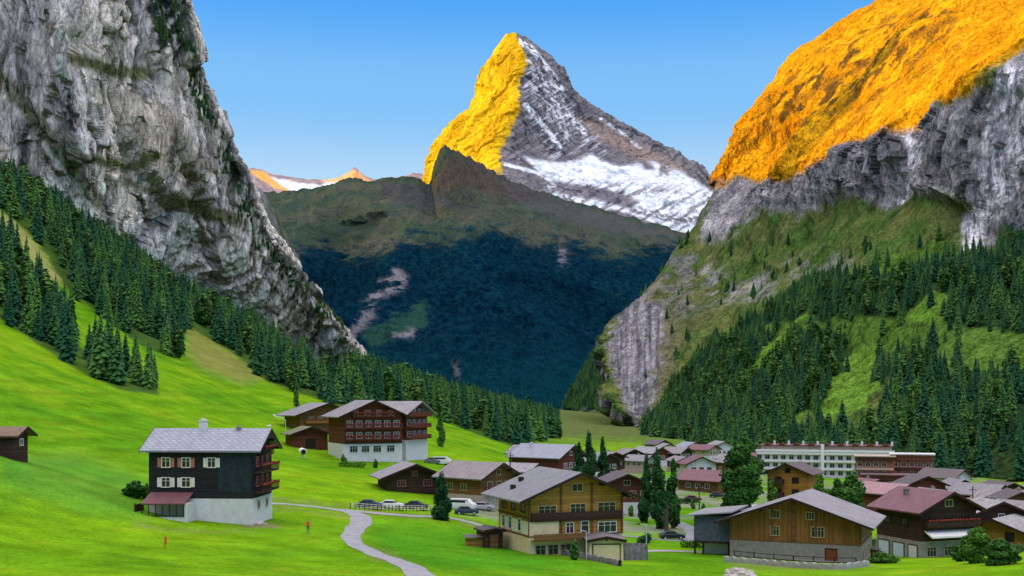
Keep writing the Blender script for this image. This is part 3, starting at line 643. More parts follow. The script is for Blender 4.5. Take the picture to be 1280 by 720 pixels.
FIRS = [conifer_crown(11+i, w_, t_) for i, (w_, t_) in enumerate([(.19, 20), (.16, 22), (.22, 18), (.175, 21), (.20, 19), (.145, 24)])]
def round_crown(seed, w):
    m = leaf_crown('crown', seed, blob_lobes(seed, 1.0, w, 6, .12), 420, .045, M_mix); return m
TRUNK = trunk_mesh()
def thing(name, label, cat, loc, rz=0, group=None):
    o = bpy.data.objects.new(name, None); col.objects.link(o); o.location = loc; o.rotation_euler = (0, 0, rz)
    o.empty_display_size = .5
    return tag(o, label, cat, group)
def child(name, me, parent, loc=(0, 0, 0)):
    o = bpy.data.objects.new(name, me); col.objects.link(o); o.parent = parent; o.location = loc; return o
def conifer(p, h, label, group=None, var=None, name='conifer_tree', wx=1.0):
    v = random.randrange(6) if var is None else var
    t = thing(name, label, 'tree', p, random.random()*6.28, group); t.scale = (h*wx, h*wx, h)
    child('crown', FIRS[v], t); child('trunk', TRUNK, t); return t
def leaf_crown(name, seed, lobes, n, size, mat=M_leaf, holes=.0):
    """leaf-sized faces filling the shells of several uneven lobes: (cx,cy,cz,rx,ry,rz)"""
    r = np.random.default_rng(seed); V = []; T = []; C = []
    vol = np.array([l[3]*l[4]+l[4]*l[5] for l in lobes]); cnt = (n*vol/vol.sum()).astype(int)
    for l, k in zip(lobes, cnt):
        d = r.normal(size=(k, 3)); d /= np.linalg.norm(d, axis=1)[:, None]
        rad = 1-.42*r.random(k)**1.6+.10*perlin(d*2.3+seed)*1.5
        p = np.array(l[:3])+d*rad[:, None]*np.array(l[3:])
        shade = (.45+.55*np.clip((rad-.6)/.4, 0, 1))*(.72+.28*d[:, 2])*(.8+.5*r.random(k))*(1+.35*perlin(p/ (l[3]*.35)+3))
        for q, s_, dd in zip(p, shade, d):
            nn = dd+r.normal(0, .55, 3); nn /= np.linalg.norm(nn)
            t1 = np.cross(nn, [.3, .2, 1.]); t1 /= np.linalg.norm(t1); t2 = np.cross(nn, t1); s1 = size*(.6+.8*r.random())
            o = len(V); V += [q+t1*s1, q+t2*s1*.7, q-t1*s1, q-t2*s1*.7]; T.append([o, o+1, o+2, o+3])
            C += [(s_*1.05, s_*1.05, s_)]*4
    return fast_mesh(name, V, T, C, [mat])
def blob_lobes(seed, h, w, k=9, z0=.25, egg=False):
    r = np.random.default_rng(seed); out = []
    for i in range(k):
        f = (i+.5)/k; z = h*(z0+(1-z0)*f*.86)
        ww = w*(math.sin(math.pi*min(1, (.16+.80*f)))**.6 if not egg else (1-f)**.55*(.75+.5*min(f*3, .5)))
        a = r.random()*6.28; off = ww*.22
        rr = max(ww*.40, w*.12)
        out.append((math.cos(a)*off, math.sin(a)*off, z, rr*(.85+.35*r.random()), rr*(.85+.35*r.random()), h*(1-z0)/k*1.25*(.9+.5*r.random())))
    return out
def limb_trunk(h, r0, seed=0, sp=None):
    sp = h*.2 if sp is None else min(sp, h*.2)
    me = bpy.data.meshes.new('trunk'); V = []; T = []; rr = random.Random(seed)
    def tube(a, b, ra, rb, n=7):
        a = Vector(a); b = Vector(b); d = (b-a).normalized(); u = d.orthogonal().normalized(); v = d.cross(u); o = len(V)
        for c_, r_ in ((a, ra), (b, rb)):
            for i in range(n): V.append(c_+u*math.cos(6.283*i/n)*r_+v*math.sin(6.283*i/n)*r_)
        for i in range(n): T.append([o+i, o+(i+1) % n, o+(i+1) % n+n, o+i+n])
    tube((0, 0, -.4), (0, 0, h*.35), r0*1.2, r0*.8); tube((0, 0, h*.35), (.05*h, 0, h*.8), r0*.8, r0*.25)
    for i in range(6):
        a = i*2.4+rr.random(); z = h*(.25+.08*i); tube((0, 0, z), (math.cos(a)*sp, math.sin(a)*sp, z+h*.16), r0*.35, r0*.1, 5)
    return fast_mesh('trunk', V, T, None, [M_bark], True)
def leafy(p, h, w, label, seed, n=2500, size=.28, mat=M_leaf, egg=False, z0=.2, k=9, name='leafy_tree', cat='tree', group=None, trunk=True):
    t = thing(name, label, cat, p, 0, group)
    child('crown' if trunk else 'foliage', leaf_crown('crown', seed, blob_lobes(seed, h, w, k, z0, egg), n, size, mat), t)
    if trunk: child('trunk', limb_trunk(h*.86, min(.03*h, .3), seed, w*.32), t)
    return t

M_mix = foliage_mat('light_green_leaves', (.045, .13, .03), (.10, .22, .04), .8)
NFIR = len(FIRS); FIRS += [round_crown(61, .34), round_crown(62, .27)]
# ---- forests: every tree position is sampled on the terrain itself
trees = []       # x, y, z, h, zone
def near_noise(x, y, s): return perlin(np.stack([x/s, y/s, x*0+4.2], 1))
m_ = 200000
su = rng.uniform(-120, 760, m_); sY = np.sqrt(rng.uniform(240**2, 1150**2, m_)); sX = (su-640)/F*sY; sZ = gz(sX, sY)
ppx, ppy = bearing(np.stack([sX, sY, sZ], 1))
fmv = forest_mask_ground(ppx+rng.normal(0, 2, m_), ppy+rng.normal(0, 2, m_), sY)
area = (880/F)*(1150**2-240**2)/2; dens = m_/area
keep = (fmv > .5) & (rng.random(m_) < np.minimum(1, np.where(sY < 480, 1/36., 1/62.)/dens))
for i in np.nonzero(keep)[0]:
    trees.append((sX[i], sY[i], sZ[i], rng.uniform(10, 20) if sY[i] < 480 else rng.uniform(13, 22), 0))
print('left trees', len(trees))
Vm, nu, nv = RM; G = Vm.reshape(nu, nv, 3)
a_ = G[:-1, :-1]; b_ = G[1:, :-1]; c_ = G[:-1, 1:]
ar = np.linalg.norm(np.cross(b_-a_, c_-a_), axis=2).ravel(); ctr = (a_+b_*.5+c_*.5-a_*.0).reshape(-1, 3)
ctr = ((a_+G[1:, 1:])/2).reshape(-1, 3)
cpx, cpy = bearing(ctr)
ok = forest_mask_right(cpx+6*near_noise(ctr[:, 0], ctr[:, 1], 30), cpy+5*near_noise(ctr[:, 1], ctr[:, 0], 25)) > .5
ok &= (cpx > 790) & (cpx < 1420)
thin = near_noise(ctr[:, 0], ctr[:, 1], 28.)
th2 = near_noise(ctr[:, 0], ctr[:, 2]*1.5, 75.)
lam = ar/46.*np.clip(.95+thin*.8, .3, 1.5)*ok*np.where(th2 > .24, .12, 1)*np.where((cpy > 520)&(cpx > 1050), .8, 1)
sel = np.nonzero(rng.random(len(lam)) < lam)[0]
for i in sel: trees.append((ctr[i, 0], ctr[i, 1], ctr[i, 2]-.5, rng.uniform(9, 20.5)*(1 if rng.random() > .25 else .7), 1))
nr = len(trees); print('with right', nr)
# scattered trees above the woods, on the ledges and along the cliff's outline
lam = ar/900.*((cpx > 800) & (cpx < 1300) & (cpy > 300) & (cpy < 500) & ~ok)*(thin > 0)
for i in np.nonzero(rng.random(len(lam)) < lam)[0]: trees.append((ctr[i, 0], ctr[i, 1], ctr[i, 2]-.5, rng.uniform(8, 16), 1))
lcV = V_left; lpx, lpy = bearing(lcV)
dd = seg_dist(lpx, lpy, [(218, -10), (234, 55), (244, 112), (268, 172), (296, 235), (315, 295), (350, 335), (402, 385), (435, 435), (458, 478)])
band = (dd < 9)*1.0+.8*poly(lpx, lpy, [(182, -30), (200, -20), (205, 20), (215, 55), (212, 82), (200, 66), (190, 45)], 4)+(seg_dist(lpx, lpy, [(0, 100), (60, 170), (120, 250)]) < 8)*.35+.5*poly(lpx, lpy, [(330, 330), (380, 380), (450, 480), (440, 500), (380, 440), (330, 380)], 5)
pk = np.nonzero(rng.random(len(lcV)) < band*.02*(lcV[:, 1] < 1350))[0]
for i in pk: trees.append((lcV[i, 0], lcV[i, 1], lcV[i, 2]-1.0, rng.uniform(5, 9), 2))
sp = SPUR[rng.random(len(SPUR)) < .22]; spx, spy = bearing(sp)
for q, a, b2 in zip(sp, spx, spy):
    if a > 690 and not (700 < a < 800 and b2 > 512): trees.append((q[0], q[1], q[2]-1, rng.uniform(12, 22), 2))
T_ = np.array(trees); tpx, tpy = bearing(T_[:, :3])
big_ = T_[:, 3]/T_[:, 1]*((tpx > -5) & (tpx < 1285) & (T_[:, 4] < 2)); order = np.argsort(-big_)
solo = order[:292]; rest = order[292:]
print('trees', len(T_), 'smallest solo px', big_[solo[-1]]*F)
for q_, i in enumerate(solo):
    x, y, z, h, zn = T_[i]
    right = x > 0
    if q_ % 12 == 5:
        conifer((x, y, z), h*.8, 'light green broadleaf tree among the dark conifers %s' % ('on the right hand mountain slope' if right else 'above the left meadow'),
            'light green trees of the right hand wood' if right else 'light green trees of the left hand wood', var=NFIR+(q_//12) % 2, name='leafy_tree'); continue
    conifer((x, y, z), h, 'dark green conifer standing in the dense wood %s' % ('on the right hand mountain slope' if right else 'above the left meadow'),
            'conifers of the right hand wood' if right else 'conifers of the left hand wood', name='conifer_tree')
# the rest of the woods, one mass scattered with the same crowns
def forest_mass(name, pts):
    me = bpy.data.meshes.new(name); me.vertices.add(len(pts)); me.vertices.foreach_set('co', pts[:, :3].astype(np.float32).ravel())
    def at(nm, ty, v): a = me.attributes.new(nm, ty, 'POINT'); a.data.foreach_set('value' if ty != 'FLOAT_VECTOR' else 'vector', v)
    h = pts[:, 3]; wv = rng.uniform(.95, 1.5, len(h))
    at('tree_scale', 'FLOAT_VECTOR', np.stack([h*wv, h*wv, h], 1).astype(np.float32).ravel())
    at('tree_rot', 'FLOAT_VECTOR', np.stack([h*0, h*0, rng.uniform(0, 6.28, len(h))], 1).astype(np.float32).ravel())
    kd = rng.integers(0, NFIR, len(h)); lo = near_noise(pts[:, 0]+90, pts[:, 1], 60.)+.45*((pts[:, 2] < CZ+45) & (pts[:, 0] > 150))
    kd = np.where(rng.random(len(h)) < np.clip(.05+.5*lo, .03, .5), NFIR+rng.integers(0, 2, len(h)), kd); at('tree_kind', 'INT', kd.astype(np.int32))
    o = bpy.data.objects.new(name, me); col.objects.link(o)
    ng = bpy.data.node_groups.new(name, 'GeometryNodeTree'); ng.interface.new_socket('Geometry', in_out='INPUT', socket_type='NodeSocketGeometry'); ng.interface.new_socket('Geometry', in_out='OUTPUT', socket_type='NodeSocketGeometry')
    gi = ng.nodes.new('NodeGroupInput'); go = ng.nodes.new('NodeGroupOutput'); L = ng.links.new
    mp_ = ng.nodes.new('GeometryNodeMeshToPoints'); L(gi.outputs[0], mp_.inputs['Mesh'])
    ip = ng.nodes.new('GeometryNodeInstanceOnPoints'); L(mp_.outputs[0], ip.inputs['Points'])
    jn = ng.nodes.new('GeometryNodeJoinGeometry')
    src = {}
    for ob in col.objects:
        if ob.type == 'MESH' and ob.data in FIRS and ob.data not in src: src[ob.data] = ob
    for m in reversed(FIRS):
        oi = ng.nodes.new('GeometryNodeObjectInfo'); oi.inputs['Object'].default_value = src[m]; oi.inputs['As Instance'].default_value = True; oi.transform_space = 'ORIGINAL'
        L(oi.outputs['Geometry'], jn.inputs[0])
    L(jn.outputs[0], ip.inputs['Instance']); ip.inputs['Pick Instance'].default_value = True
    def na(nm, ty): n = ng.nodes.new('GeometryNodeInputNamedAttribute'); n.data_type = ty; n.inputs[0].default_value = nm; return n
    L(na('tree_kind', 'INT').outputs[0], ip.inputs['Instance Index'])
    L(na('tree_rot', 'FLOAT_VECTOR').outputs[0], ip.inputs['Rotation']); L(na('tree_scale', 'FLOAT_VECTOR').outputs[0], ip.inputs['Scale'])
    L(ip.outputs[0], go.inputs[0])
    md = o.modifiers.new('scatter', 'NODES'); md.node_group = ng
    return o
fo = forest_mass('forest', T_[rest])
tag(fo, 'dark conifer forest covering the lower mountain slopes', 'forest', kind='stuff')
# ================================================================== BUILDING KIT
class MB:
    def __init__(s): s.v = []; s.f = []
    def box(s, x0, x1, y0, y1, z0, z1):
        o = len(s.v); s.v += [(x, y, z) for z in (z0, z1) for x, y in ((x0, y0), (x1, y0), (x1, y1), (x0, y1))]
        s.f += [[o+a for a in q] for q in ((3, 2, 1, 0), (4, 5, 6, 7), (0, 1, 5, 4), (1, 2, 6, 5), (2, 3, 7, 6), (3, 0, 4, 7))]; return s
    def prism(s, prof, a0, a1, axis='y'):
        """profile of (u,z) extruded along axis y (u=x) or x (u=y)"""
        n = len(prof); o = len(s.v)
        for a in (a0, a1): s.v += [((u, a, z) if axis == 'y' else (a, u, z)) for u, z in prof]
        s.f.append([o+i for i in range(n)][::(1 if axis == 'y' else -1)]); s.f.append([o+n+i for i in range(n)][::(-1 if axis == 'y' else 1)])
        for i in range(n):
            j = (i+1) % n; q = [o+i, o+n+i, o+n+j, o+j]; s.f.append(q if axis == 'y' else q[::-1])
        return s
    def bar(s, a, b, r, n=6, r2=None):
        a = Vector(a); b = Vector(b); d = (b-a).normalized(); u = d.orthogonal().normalized(); v = d.cross(u); o = len(s.v); r2 = r if r2 is None else r2
        for c_, q in ((a, r), (b, r2)): s.v += [tuple(c_+(u*math.cos(6.2832*i/n)+v*math.sin(6.2832*i/n))*q) for i in range(n)]
        for i in range(n): s.f.append([o+i, o+(i+1) % n, o+n+(i+1) % n, o+n+i])
        s.f.append([o+i for i in range(n)][::-1]); s.f.append([o+n+i for i in range(n)]); return s
    def mesh(s, name, mat, smooth=False):
        me = bpy.data.meshes.new(name); me.from_pydata(s.v, [], s.f); me.materials.append(mat)
        bm = bmesh.new(); bm.from_mesh(me); bmesh.ops.recalc_face_normals(bm, faces=bm.faces); bm.to_mesh(me); bm.free()
        if smooth: me.polygons.foreach_set('use_smooth', [True]*len(me.polygons))
        return me
    def put(s, name, mat, parent, loc=(0, 0, 0), smooth=False): return child(name, s.mesh(name, mat, smooth), parent, loc)

def mat_wood(name, a, b, row=5.5, vert=False):
    m, nt, bs = new_mat(name); L = nt.links.new
    tc = N(nt, 'ShaderNodeTexCoord'); sp = N(nt, 'ShaderNodeSeparateXYZ'); L(tc.outputs['Object'], sp.inputs[0])
    ns = N(nt, 'ShaderNodeTexNoise', Scale=1.3, Detail=7.0, Roughness=.7); mp = N(nt, 'ShaderNodeMapping'); mp.inputs['Scale'].default_value = (1, 1, 4) if not vert else (3, 3, .5)
    L(tc.outputs['Object'], mp.inputs[0]); L(mp.outputs[0], ns.inputs['Vector'])
    mu = N(nt, 'ShaderNodeMath', operation='MULTIPLY'); mu.inputs[1].default_value = row
    if vert:
        ad0 = N(nt, 'ShaderNodeMath', operation='ADD'); L(sp.outputs[0], ad0.inputs[0]); L(sp.outputs[1], ad0.inputs[1]); L(ad0.outputs[0], mu.inputs[0])
    else: L(sp.outputs[2], mu.inputs[0])
    fr = N(nt, 'ShaderNodeMath', operation='FRACT'); L(mu.outputs[0], fr.inputs[0])
    fl = N(nt, 'ShaderNodeMath', operation='FLOOR'); L(mu.outputs[0], fl.inputs[0]); wn = N(nt, 'ShaderNodeTexWhiteNoise', noise_dimensions='1D'); L(fl.outputs[0], wn.inputs['W'])
    gap = N(nt, 'ShaderNodeMapRange'); gap.inputs[1].default_value = 0; gap.inputs[2].default_value = .16; gap.inputs[3].default_value = .35; gap.inputs[4].default_value = 1; L(fr.outputs[0], gap.inputs[0])
    ad = N(nt, 'ShaderNodeMath', operation='MULTIPLY_ADD'); L(wn.outputs['Value'], ad.inputs[0]); ad.inputs[1].default_value = .35; L(ns.outputs['Fac'], ad.inputs[2])
    rp = N(nt, 'ShaderNodeValToRGB'); rp.color_ramp.elements[0].position = .35; rp.color_ramp.elements[1].position = .95
    rp.color_ramp.elements[0].color = (*a, 1); rp.color_ramp.elements[1].color = (*b, 1); L(ad.outputs[0], rp.inputs[0])
    vm = N(nt, 'ShaderNodeVectorMath', operation='SCALE'); L(rp.outputs[0], vm.inputs[0]); L(gap.outputs[0], vm.inputs['Scale']); L(vm.outputs[0], bs.inputs['Base Color'])
    bs.inputs['Roughness'].default_value = .8; return m
def mat_noise(name, a, b, scale=1.5, rough=.85, zs=1.0, spec=.15, bump=0):
    m, nt, bs = new_mat(name); L = nt.links.new
    tc = N(nt, 'ShaderNodeTexCoord'); mp = N(nt, 'ShaderNodeMapping'); mp.inputs['Scale'].default_value = (1, 1, zs); L(tc.outputs['Object'], mp.inputs[0])
    ns = N(nt, 'ShaderNodeTexNoise', Scale=scale, Detail=8.0, Roughness=.7); L(mp.outputs[0], ns.inputs['Vector'])
    rp = N(nt, 'ShaderNodeValToRGB'); rp.color_ramp.elements[0].position = .32; rp.color_ramp.elements[1].position = .68
    rp.color_ramp.elements[0].color = (*a, 1); rp.color_ramp.elements[1].color = (*b, 1); L(ns.outputs['Fac'], rp.inputs[0]); L(rp.outputs[0], bs.inputs['Base Color'])
    bs.inputs['Roughness'].default_value = rough; bs.inputs['Specular IOR Level'].default_value = spec
    if bump: bp = N(nt, 'ShaderNodeBump', Strength=bump, Distance=.1); L(ns.outputs['Fac'], bp.inputs['Height']); L(bp.outputs[0], bs.inputs['Normal'])
    return m
def mat_roof(name, a, b, row=2.6, rough=.6, spec=.4):
    m, nt, bs = new_mat(name); L = nt.links.new
    tc = N(nt, 'ShaderNodeTexCoord'); ge = N(nt, 'ShaderNodeSeparateXYZ'); L(tc.outputs['Object'], ge.inputs[0])
    br = N(nt, 'ShaderNodeTexBrick'); br.inputs['Scale'].default_value = row*.5; br.inputs['Mortar Size'].default_value = .06; br.inputs['Color1'].default_value = (.82, .82, .83, 1); br.inputs['Color2'].default_value = (1.12, 1.1, 1.1, 1); br.inputs['Mortar'].default_value = (.6, .6, .6, 1)
    cb = N(nt, 'ShaderNodeCombineXYZ'); L(ge.outputs[1], cb.inputs[0]); L(ge.outputs[0], cb.inputs[1]); L(cb.outputs[0], br.inputs['Vector'])
    mq = N(nt, 'ShaderNodeMapping'); mq.inputs['Scale'].default_value = (.35, 1.6, 1); L(tc.outputs['Object'], mq.inputs[0])
    ns = N(nt, 'ShaderNodeTexNoise', Scale=1.0, Detail=9.0, Roughness=.75); L(mq.outputs[0], ns.inputs['Vector'])
    rp = N(nt, 'ShaderNodeValToRGB'); rp.color_ramp.elements[0].position = .3; rp.color_ramp.elements[1].position = .7
    rp.color_ramp.elements[0].color = (*a, 1); rp.color_ramp.elements[1].color = (*b, 1); L(ns.outputs['Fac'], rp.inputs[0])
    vm = N(nt, 'ShaderNodeVectorMath', operation='MULTIPLY'); L(rp.outputs[0], vm.inputs[0]); L(br.outputs['Color'], vm.inputs[1]); L(vm.outputs[0], bs.inputs['Base Color'])
    bs.inputs['Roughness'].default_value = rough; bs.inputs['Specular IOR Level'].default_value = spec; return m
W_black = mat_wood('tarred_timber', (.008, .010, .012), (.030, .030, .032)); W_dark = mat_wood('weathered_dark_timber', (.025, .014, .010), (.085, .045, .032))
W_brown = mat_wood('brown_timber', (.09, .042, .018), (.27, .13, .052)); W_honey = mat_wood('honey_timber', (.26, .12, .022), (.56, .29, .065))
W_red = mat_wood('red_brown_timber', (.075, .022, .016), (.19, .060, .038)); W_orange = mat_wood('orange_timber', (.26, .11, .02), (.48, .22, .05)); W_barn = mat_wood('barn_boards', (.155, .066, .018), (.35, .16, .042), 4.5, True)
PL_white = mat_noise('white_render', (.54, .53, .55), (.70, .68, .68)); PL_cream = mat_noise('cream_render', (.60, .47, .26), (.74, .62, .38)); PL_grey = mat_noise('grey_render', (.20, .18, .16), (.36, .33, .29)); PL_pink = mat_noise('warm_render', (.36, .28, .22), (.52, .42, .34))
ST = mat_noise('rubble_stone', (.06, .055, .055), (.34, .32, .31), 2.6, bump=.6); SL_wall = mat_noise('slate_cladding', (.045, .055, .075), (.12, .14, .18), 3.0)
R_blue = mat_roof('blue_grey_metal_roof', (.24, .26, .32), (.36, .39, .45), 1.2, .5, .3); R_slate = mat_roof('grey_slate_roof', (.14, .14, .155), (.32, .315, .335)); R_pale = mat_roof('pale_stone_roof', (.13, .125, .14), (.46, .44, .45), 2.0)
R_mauve = mat_roof('mauve_tile_roof', (.15, .135, .135), (.36, .32, .32)); R_red = mat_roof('wine_red_roof', (.135, .048, .058), (.235, .095, .11), 1.8); R_pink = mat_roof('faded_pink_roof', (.30, .15, .16), (.46, .27, .28), 1.4); R_brown = mat_roof('brown_roof', (.06, .045, .045), (.16, .12, .12)); R_stone = mat_roof('stone_slab_roof', (.06, .06, .065), (.62, .60, .58), 2.2)
M_frame = mat_noise('white_window_paint', (.62, .58, .52), (.74, .70, .64), 3.0); M_tan = mat_noise('pale_wood_frame', (.42, .30, .17), (.56, .42, .26), 3.0)
M_shut = mat_noise('red_shutter_paint', (.34, .10, .07), (.50, .20, .14), 4.0); M_trim = mat_noise('dark_trim_timber', (.018, .011, .008), (.05, .03, .02), 3.0); M_flow = mat_noise('red_geraniums', (.06, .03, .012), (.42, .05, .035), 7.0)
M_awn = mat_noise('white_awning_cloth', (.68, .66, .62), (.80, .78, .74), .6); M_door = mat_noise('rust_red_door', (.16, .04, .018), (.25, .07, .03), 3.0); M_blue = mat_noise('pale_blue_door_panel', (.42, .52, .66), (.62, .70, .80), 1.0)
def mat_glass():
    m, nt, b = new_mat('window_glass'); b.inputs['Base Color'].default_value = (.02, .025, .03, 1); b.inputs['Roughness'].default_value = .08; b.inputs['Specular IOR Level'].default_value = .5
    return m
M_glass = mat_glass()
_wc = {}
def win_mesh(w, h, fm, lights=2):
    k = (round(w, 2), round(h, 2), fm.name, lights)
    if k not in _wc:
        f = MB(); t = .11; dd = .09
        f.box(-w/2-t, w/2+t, -dd, 0, h, h+t).box(-w/2-t, w/2+t, -dd-.05, 0, -t, 0).box(-w/2-t, -w/2, -dd, 0, 0, h).box(w/2, w/2+t, -dd, 0, 0, h)
        for i in range(1, lights): x = -w/2+w*i/lights; f.box(x-.035, x+.035, -dd+.02, 0, 0, h)
        if h > 1.0: f.box(-w/2, w/2, -dd+.035, -.001, h*.66, h*.66+.045)
        p = MB(); p.box(-w/2+.002, w/2-.002, -.035, -.003, .002, h-.002)
        _wc[k] = (f.mesh('window', fm), p.mesh('pane', M_glass))
    return _wc[k]
_sc = {}
FACE = {'F': lambda W, D, u: ((u, -D/2, 0), 0), 'L': lambda W, D, u: ((-W/2, -u, 0), -math.pi/2), 'R': lambda W, D, u: ((W/2, u, 0), math.pi/2), 'B': lambda W, D, u: ((-u, D/2, 0), math.pi)}
def house(name, label, px, Y, rel, W, D, H, wall, roof, pitch=24, over=1.0, overf=1.2, plinth=0, pl=None, wins=(), balc=(), chim=(), z=None, group=None, cat='chalet', upper=None, doors=(), awn=(), props=True, small=False, thick=.22, dz=0):
    X = (px-640)/F*Y; z0 = (gz1(X, Y) if z is None else z)+dz
    a = math.atan2(-X, Y); rz = R(rel)+a
    t = thing(name, label, cat, (X, Y, z0), rz, group)
    rise = math.tan(R(pitch))*W/2; low = -3.0; b0 = plinth if plinth else low
    wm = MB(); wm.prism([(-W/2, b0), (W/2, b0), (W/2, H), (0, H+rise-.01), (-W/2, H)], -D/2, D/2); wm.put('wall', wall, t)
    if plinth: MB().box(-W/2-.06, W/2+.06, -D/2-.06, D/2+.06, low, plinth).put('ground_floor', pl or PL_white, t)
    if upper:                              # corner posts and floor beams set proud of the boards
        ub = MB()
        for q in upper[1:]: ub.box(-W/2-.10, W/2+.10, -D/2-.10, D/2+.10, q, q+.24)
        for sx_ in (-1, 1): ub.box(sx_*W/2-.14, sx_*W/2+.14, -D/2-.125, -D/2+.15, b0+.01, H-.02)
        for q in (-W/6, W/6) if W > 9 else (): ub.box(q-.14, q+.14, -D/2-.125, -D/2+.05, b0+.01, H+rise*.55)
        ub.put('timber_frame', upper[0], t)
    tp = math.tan(R(pitch)); xo = W/2+over; zo = H-tp*over
    rm = MB(); y0, y1 = -D/2-overf, D/2+overf*.8
    rm.prism([(-xo, zo), (0, H+rise), (xo, zo), (xo, zo+thick), (0, H+rise+thick*1.1), (-xo, zo+thick)], y0, y1); ro = rm.put('roof', roof, t)
    tr = MB(); k_ = .16                     # verge boards and rafters under the eaves
    for yy_ in (y0-.05, y1): tr.prism([(-xo, zo-.12), (0, H+rise-.12), (xo, zo-.12), (xo, zo+thick+.03), (0, H+rise+thick*1.1+.03), (-xo, zo+thick+.03)], yy_, yy_+.05)
    if not small:
        n_ = int(D/1.4)
        for i in range(n_+1):
            yy_ = -D/2+D*i/n_
            for s in (-1, 1): tr.prism([(s*(W/2+.01), H-.20), (s*(xo-.15), zo-.12), (s*(xo-.15), zo-.012), (s*(W/2+.01), H-.012)], yy_-.07, yy_+.07)
        for f_ in (-1, -.5, 0, .5, 1): tr.box(f_*W/2-.10, f_*W/2+.10, -D/2-overf*.8, -D/2-.01, H+rise*(1-abs(f_))-.32, H+rise*(1-abs(f_))-.05)
    tr.box(-.09, .09, y0, y1, H+rise-.34, H+rise-.06) if small else None
    tr.put('verge', M_trim, t)
    for (cx, cy, cw, ch, cm) in chim:
        zb = H+rise-abs(cx)*tp; c = MB().box(cx-cw/2, cx+cw/2, cy-cw/2, cy+cw/2, zb-.5, zb+ch).box(cx-cw/2-.08, cx+cw/2+.08, cy-cw/2-.08, cy+cw/2+.08, zb+ch, zb+ch+.14)
        c.box(cx-cw/4, cx+cw/4, cy-cw/4, cy+cw/4, zb+ch+.14, zb+ch+.4)
        c.put('chimney', cm, ro)
    for wn_ in wins:
        face, u, zz, w_, h_ = wn_[:5]; fm = wn_[5] if len(wn_) > 5 else M_frame; li = wn_[6] if len(wn_) > 6 else 2; sh = wn_[7] if len(wn_) > 7 else None
        (lx, ly, _), rr = FACE[face](W, D, u); off = .064 if (plinth and zz < plinth) else .004
        nx, ny = math.sin(rr), -math.cos(rr)
        fmh, pm = win_mesh(w_, h_, fm, li)
        wo = child('window', fmh, t, (lx+nx*off, ly+ny*off, zz)); wo.rotation_euler = (0, 0, rr); child('pane', pm, wo)
        if sh:
            key = (h_, sh.name, round(w_, 2))
            if key not in _sc: _sc[key] = [MB().box(s*(w_/2+.13)-(.0 if s > 0 else .5), s*(w_/2+.13)+(.5 if s > 0 else 0), -.05, -.01, -.04, h_+.04).mesh('shutter', sh) for s in (-1, 1)]
            for q in _sc[key]: child('shutter', q, wo)
    for (face, u, zz, w_, dp, style, fl) in balc:
        (lx, ly, _), rr = FACE[face](W, D, u); m = MB(); m.box(-w_/2, w_/2, -dp, -.07, zz-.16, zz)
        if style == 'board': m.box(-w_/2, w_/2, -dp-.05, -dp, zz-.05, zz+1.0).box(-w_/2, -w_/2+.05, -dp, -.07, zz-.05, zz+1.0).box(w_/2-.05, w_/2, -dp, -.07, zz-.05, zz+1.0)
        else:
            m.box(-w_/2, w_/2, -dp-.06, -dp, zz+.92, zz+1.02).box(-w_/2, w_/2, -dp-.05, -dp, zz+.08, zz+.16)
            for i in range(int(w_/.28)+1): x = -w_/2+.03+i*.28; m.box(x-.05, x+.05, -dp-.04, -dp-.01, zz+.16, zz+.92)
            for s in (-1, 1): m.box(s*(w_/2-.04)-.04, s*(w_/2-.04)+.04, -dp, -.07, zz+.92, zz+1.02)
        bo = m.put('balcony', fl[1] if isinstance(fl, tuple) else W_dark, t, (lx, ly, 0)); bo.rotation_euler = (0, 0, rr)
        if fl:
            f = MB()
            for i in range(int(w_/.55)):
                x = -w_/2+.3+i*.55+random.uniform(-.05, .05); s = random.uniform(.16, .3)
                f.bar((x-s, -dp-.16, zz+1.02-s*.3), (x+s*.7, -dp-.2, zz+1.05), s*.6, 5, s*.4); f.bar((x, -dp-.2, zz+.55+s), (x+.1, -dp-.16, zz+1.1), s*.35, 5, s*.6)
            f.put('flowers', M_flow, bo)
    for (face, u, w_, h_, dm) in doors:
        (lx, ly, _), rr = FACE[face](W, D, u); off = .065 if plinth else .005
        m = MB().box(-w_/2, w_/2, -.05, 0, 0, h_); nx, ny = math.sin(rr), -math.cos(rr)
        d = m.put('door', dm, t, (lx+nx*off, ly+ny*off, 0)); d.rotation_euler = (0, 0, rr)
        fr = MB().box(-w_/2-.12, w_/2+.12, -.08, 0, h_, h_+.14).box(-w_/2-.12, -w_/2, -.08, 0, 0, h_).box(w_/2, w_/2+.12, -.08, 0, 0, h_).put('frame', M_trim, d)
    for (face, u, zz, w_, dp, hh, am) in awn:
        (lx, ly, _), rr = FACE[face](W, D, u); m = MB().prism([(-.13, zz), (-dp, zz-hh), (-dp, zz-hh-.25), (-.13, zz-.08)], -w_/2, w_/2, 'x')
        d = m.put('awning', am, t, (lx, ly, 0)); d.rotation_euler = (0, 0, rr)
    t['_base'] = 1; 
    zc = z0; print('%-18s px %4d base py %.0f eave %.0f top %.0f' % (name, px, HY-F*(z0-CZ)/Y, HY-F*(z0+H-CZ)/Y, HY-F*(z0+H+rise-CZ)/Y)); del t['_base']
    return t
def rowwins(face, us, z, w, h, *a): return [(face, u, z, w, h)+a for u in us]

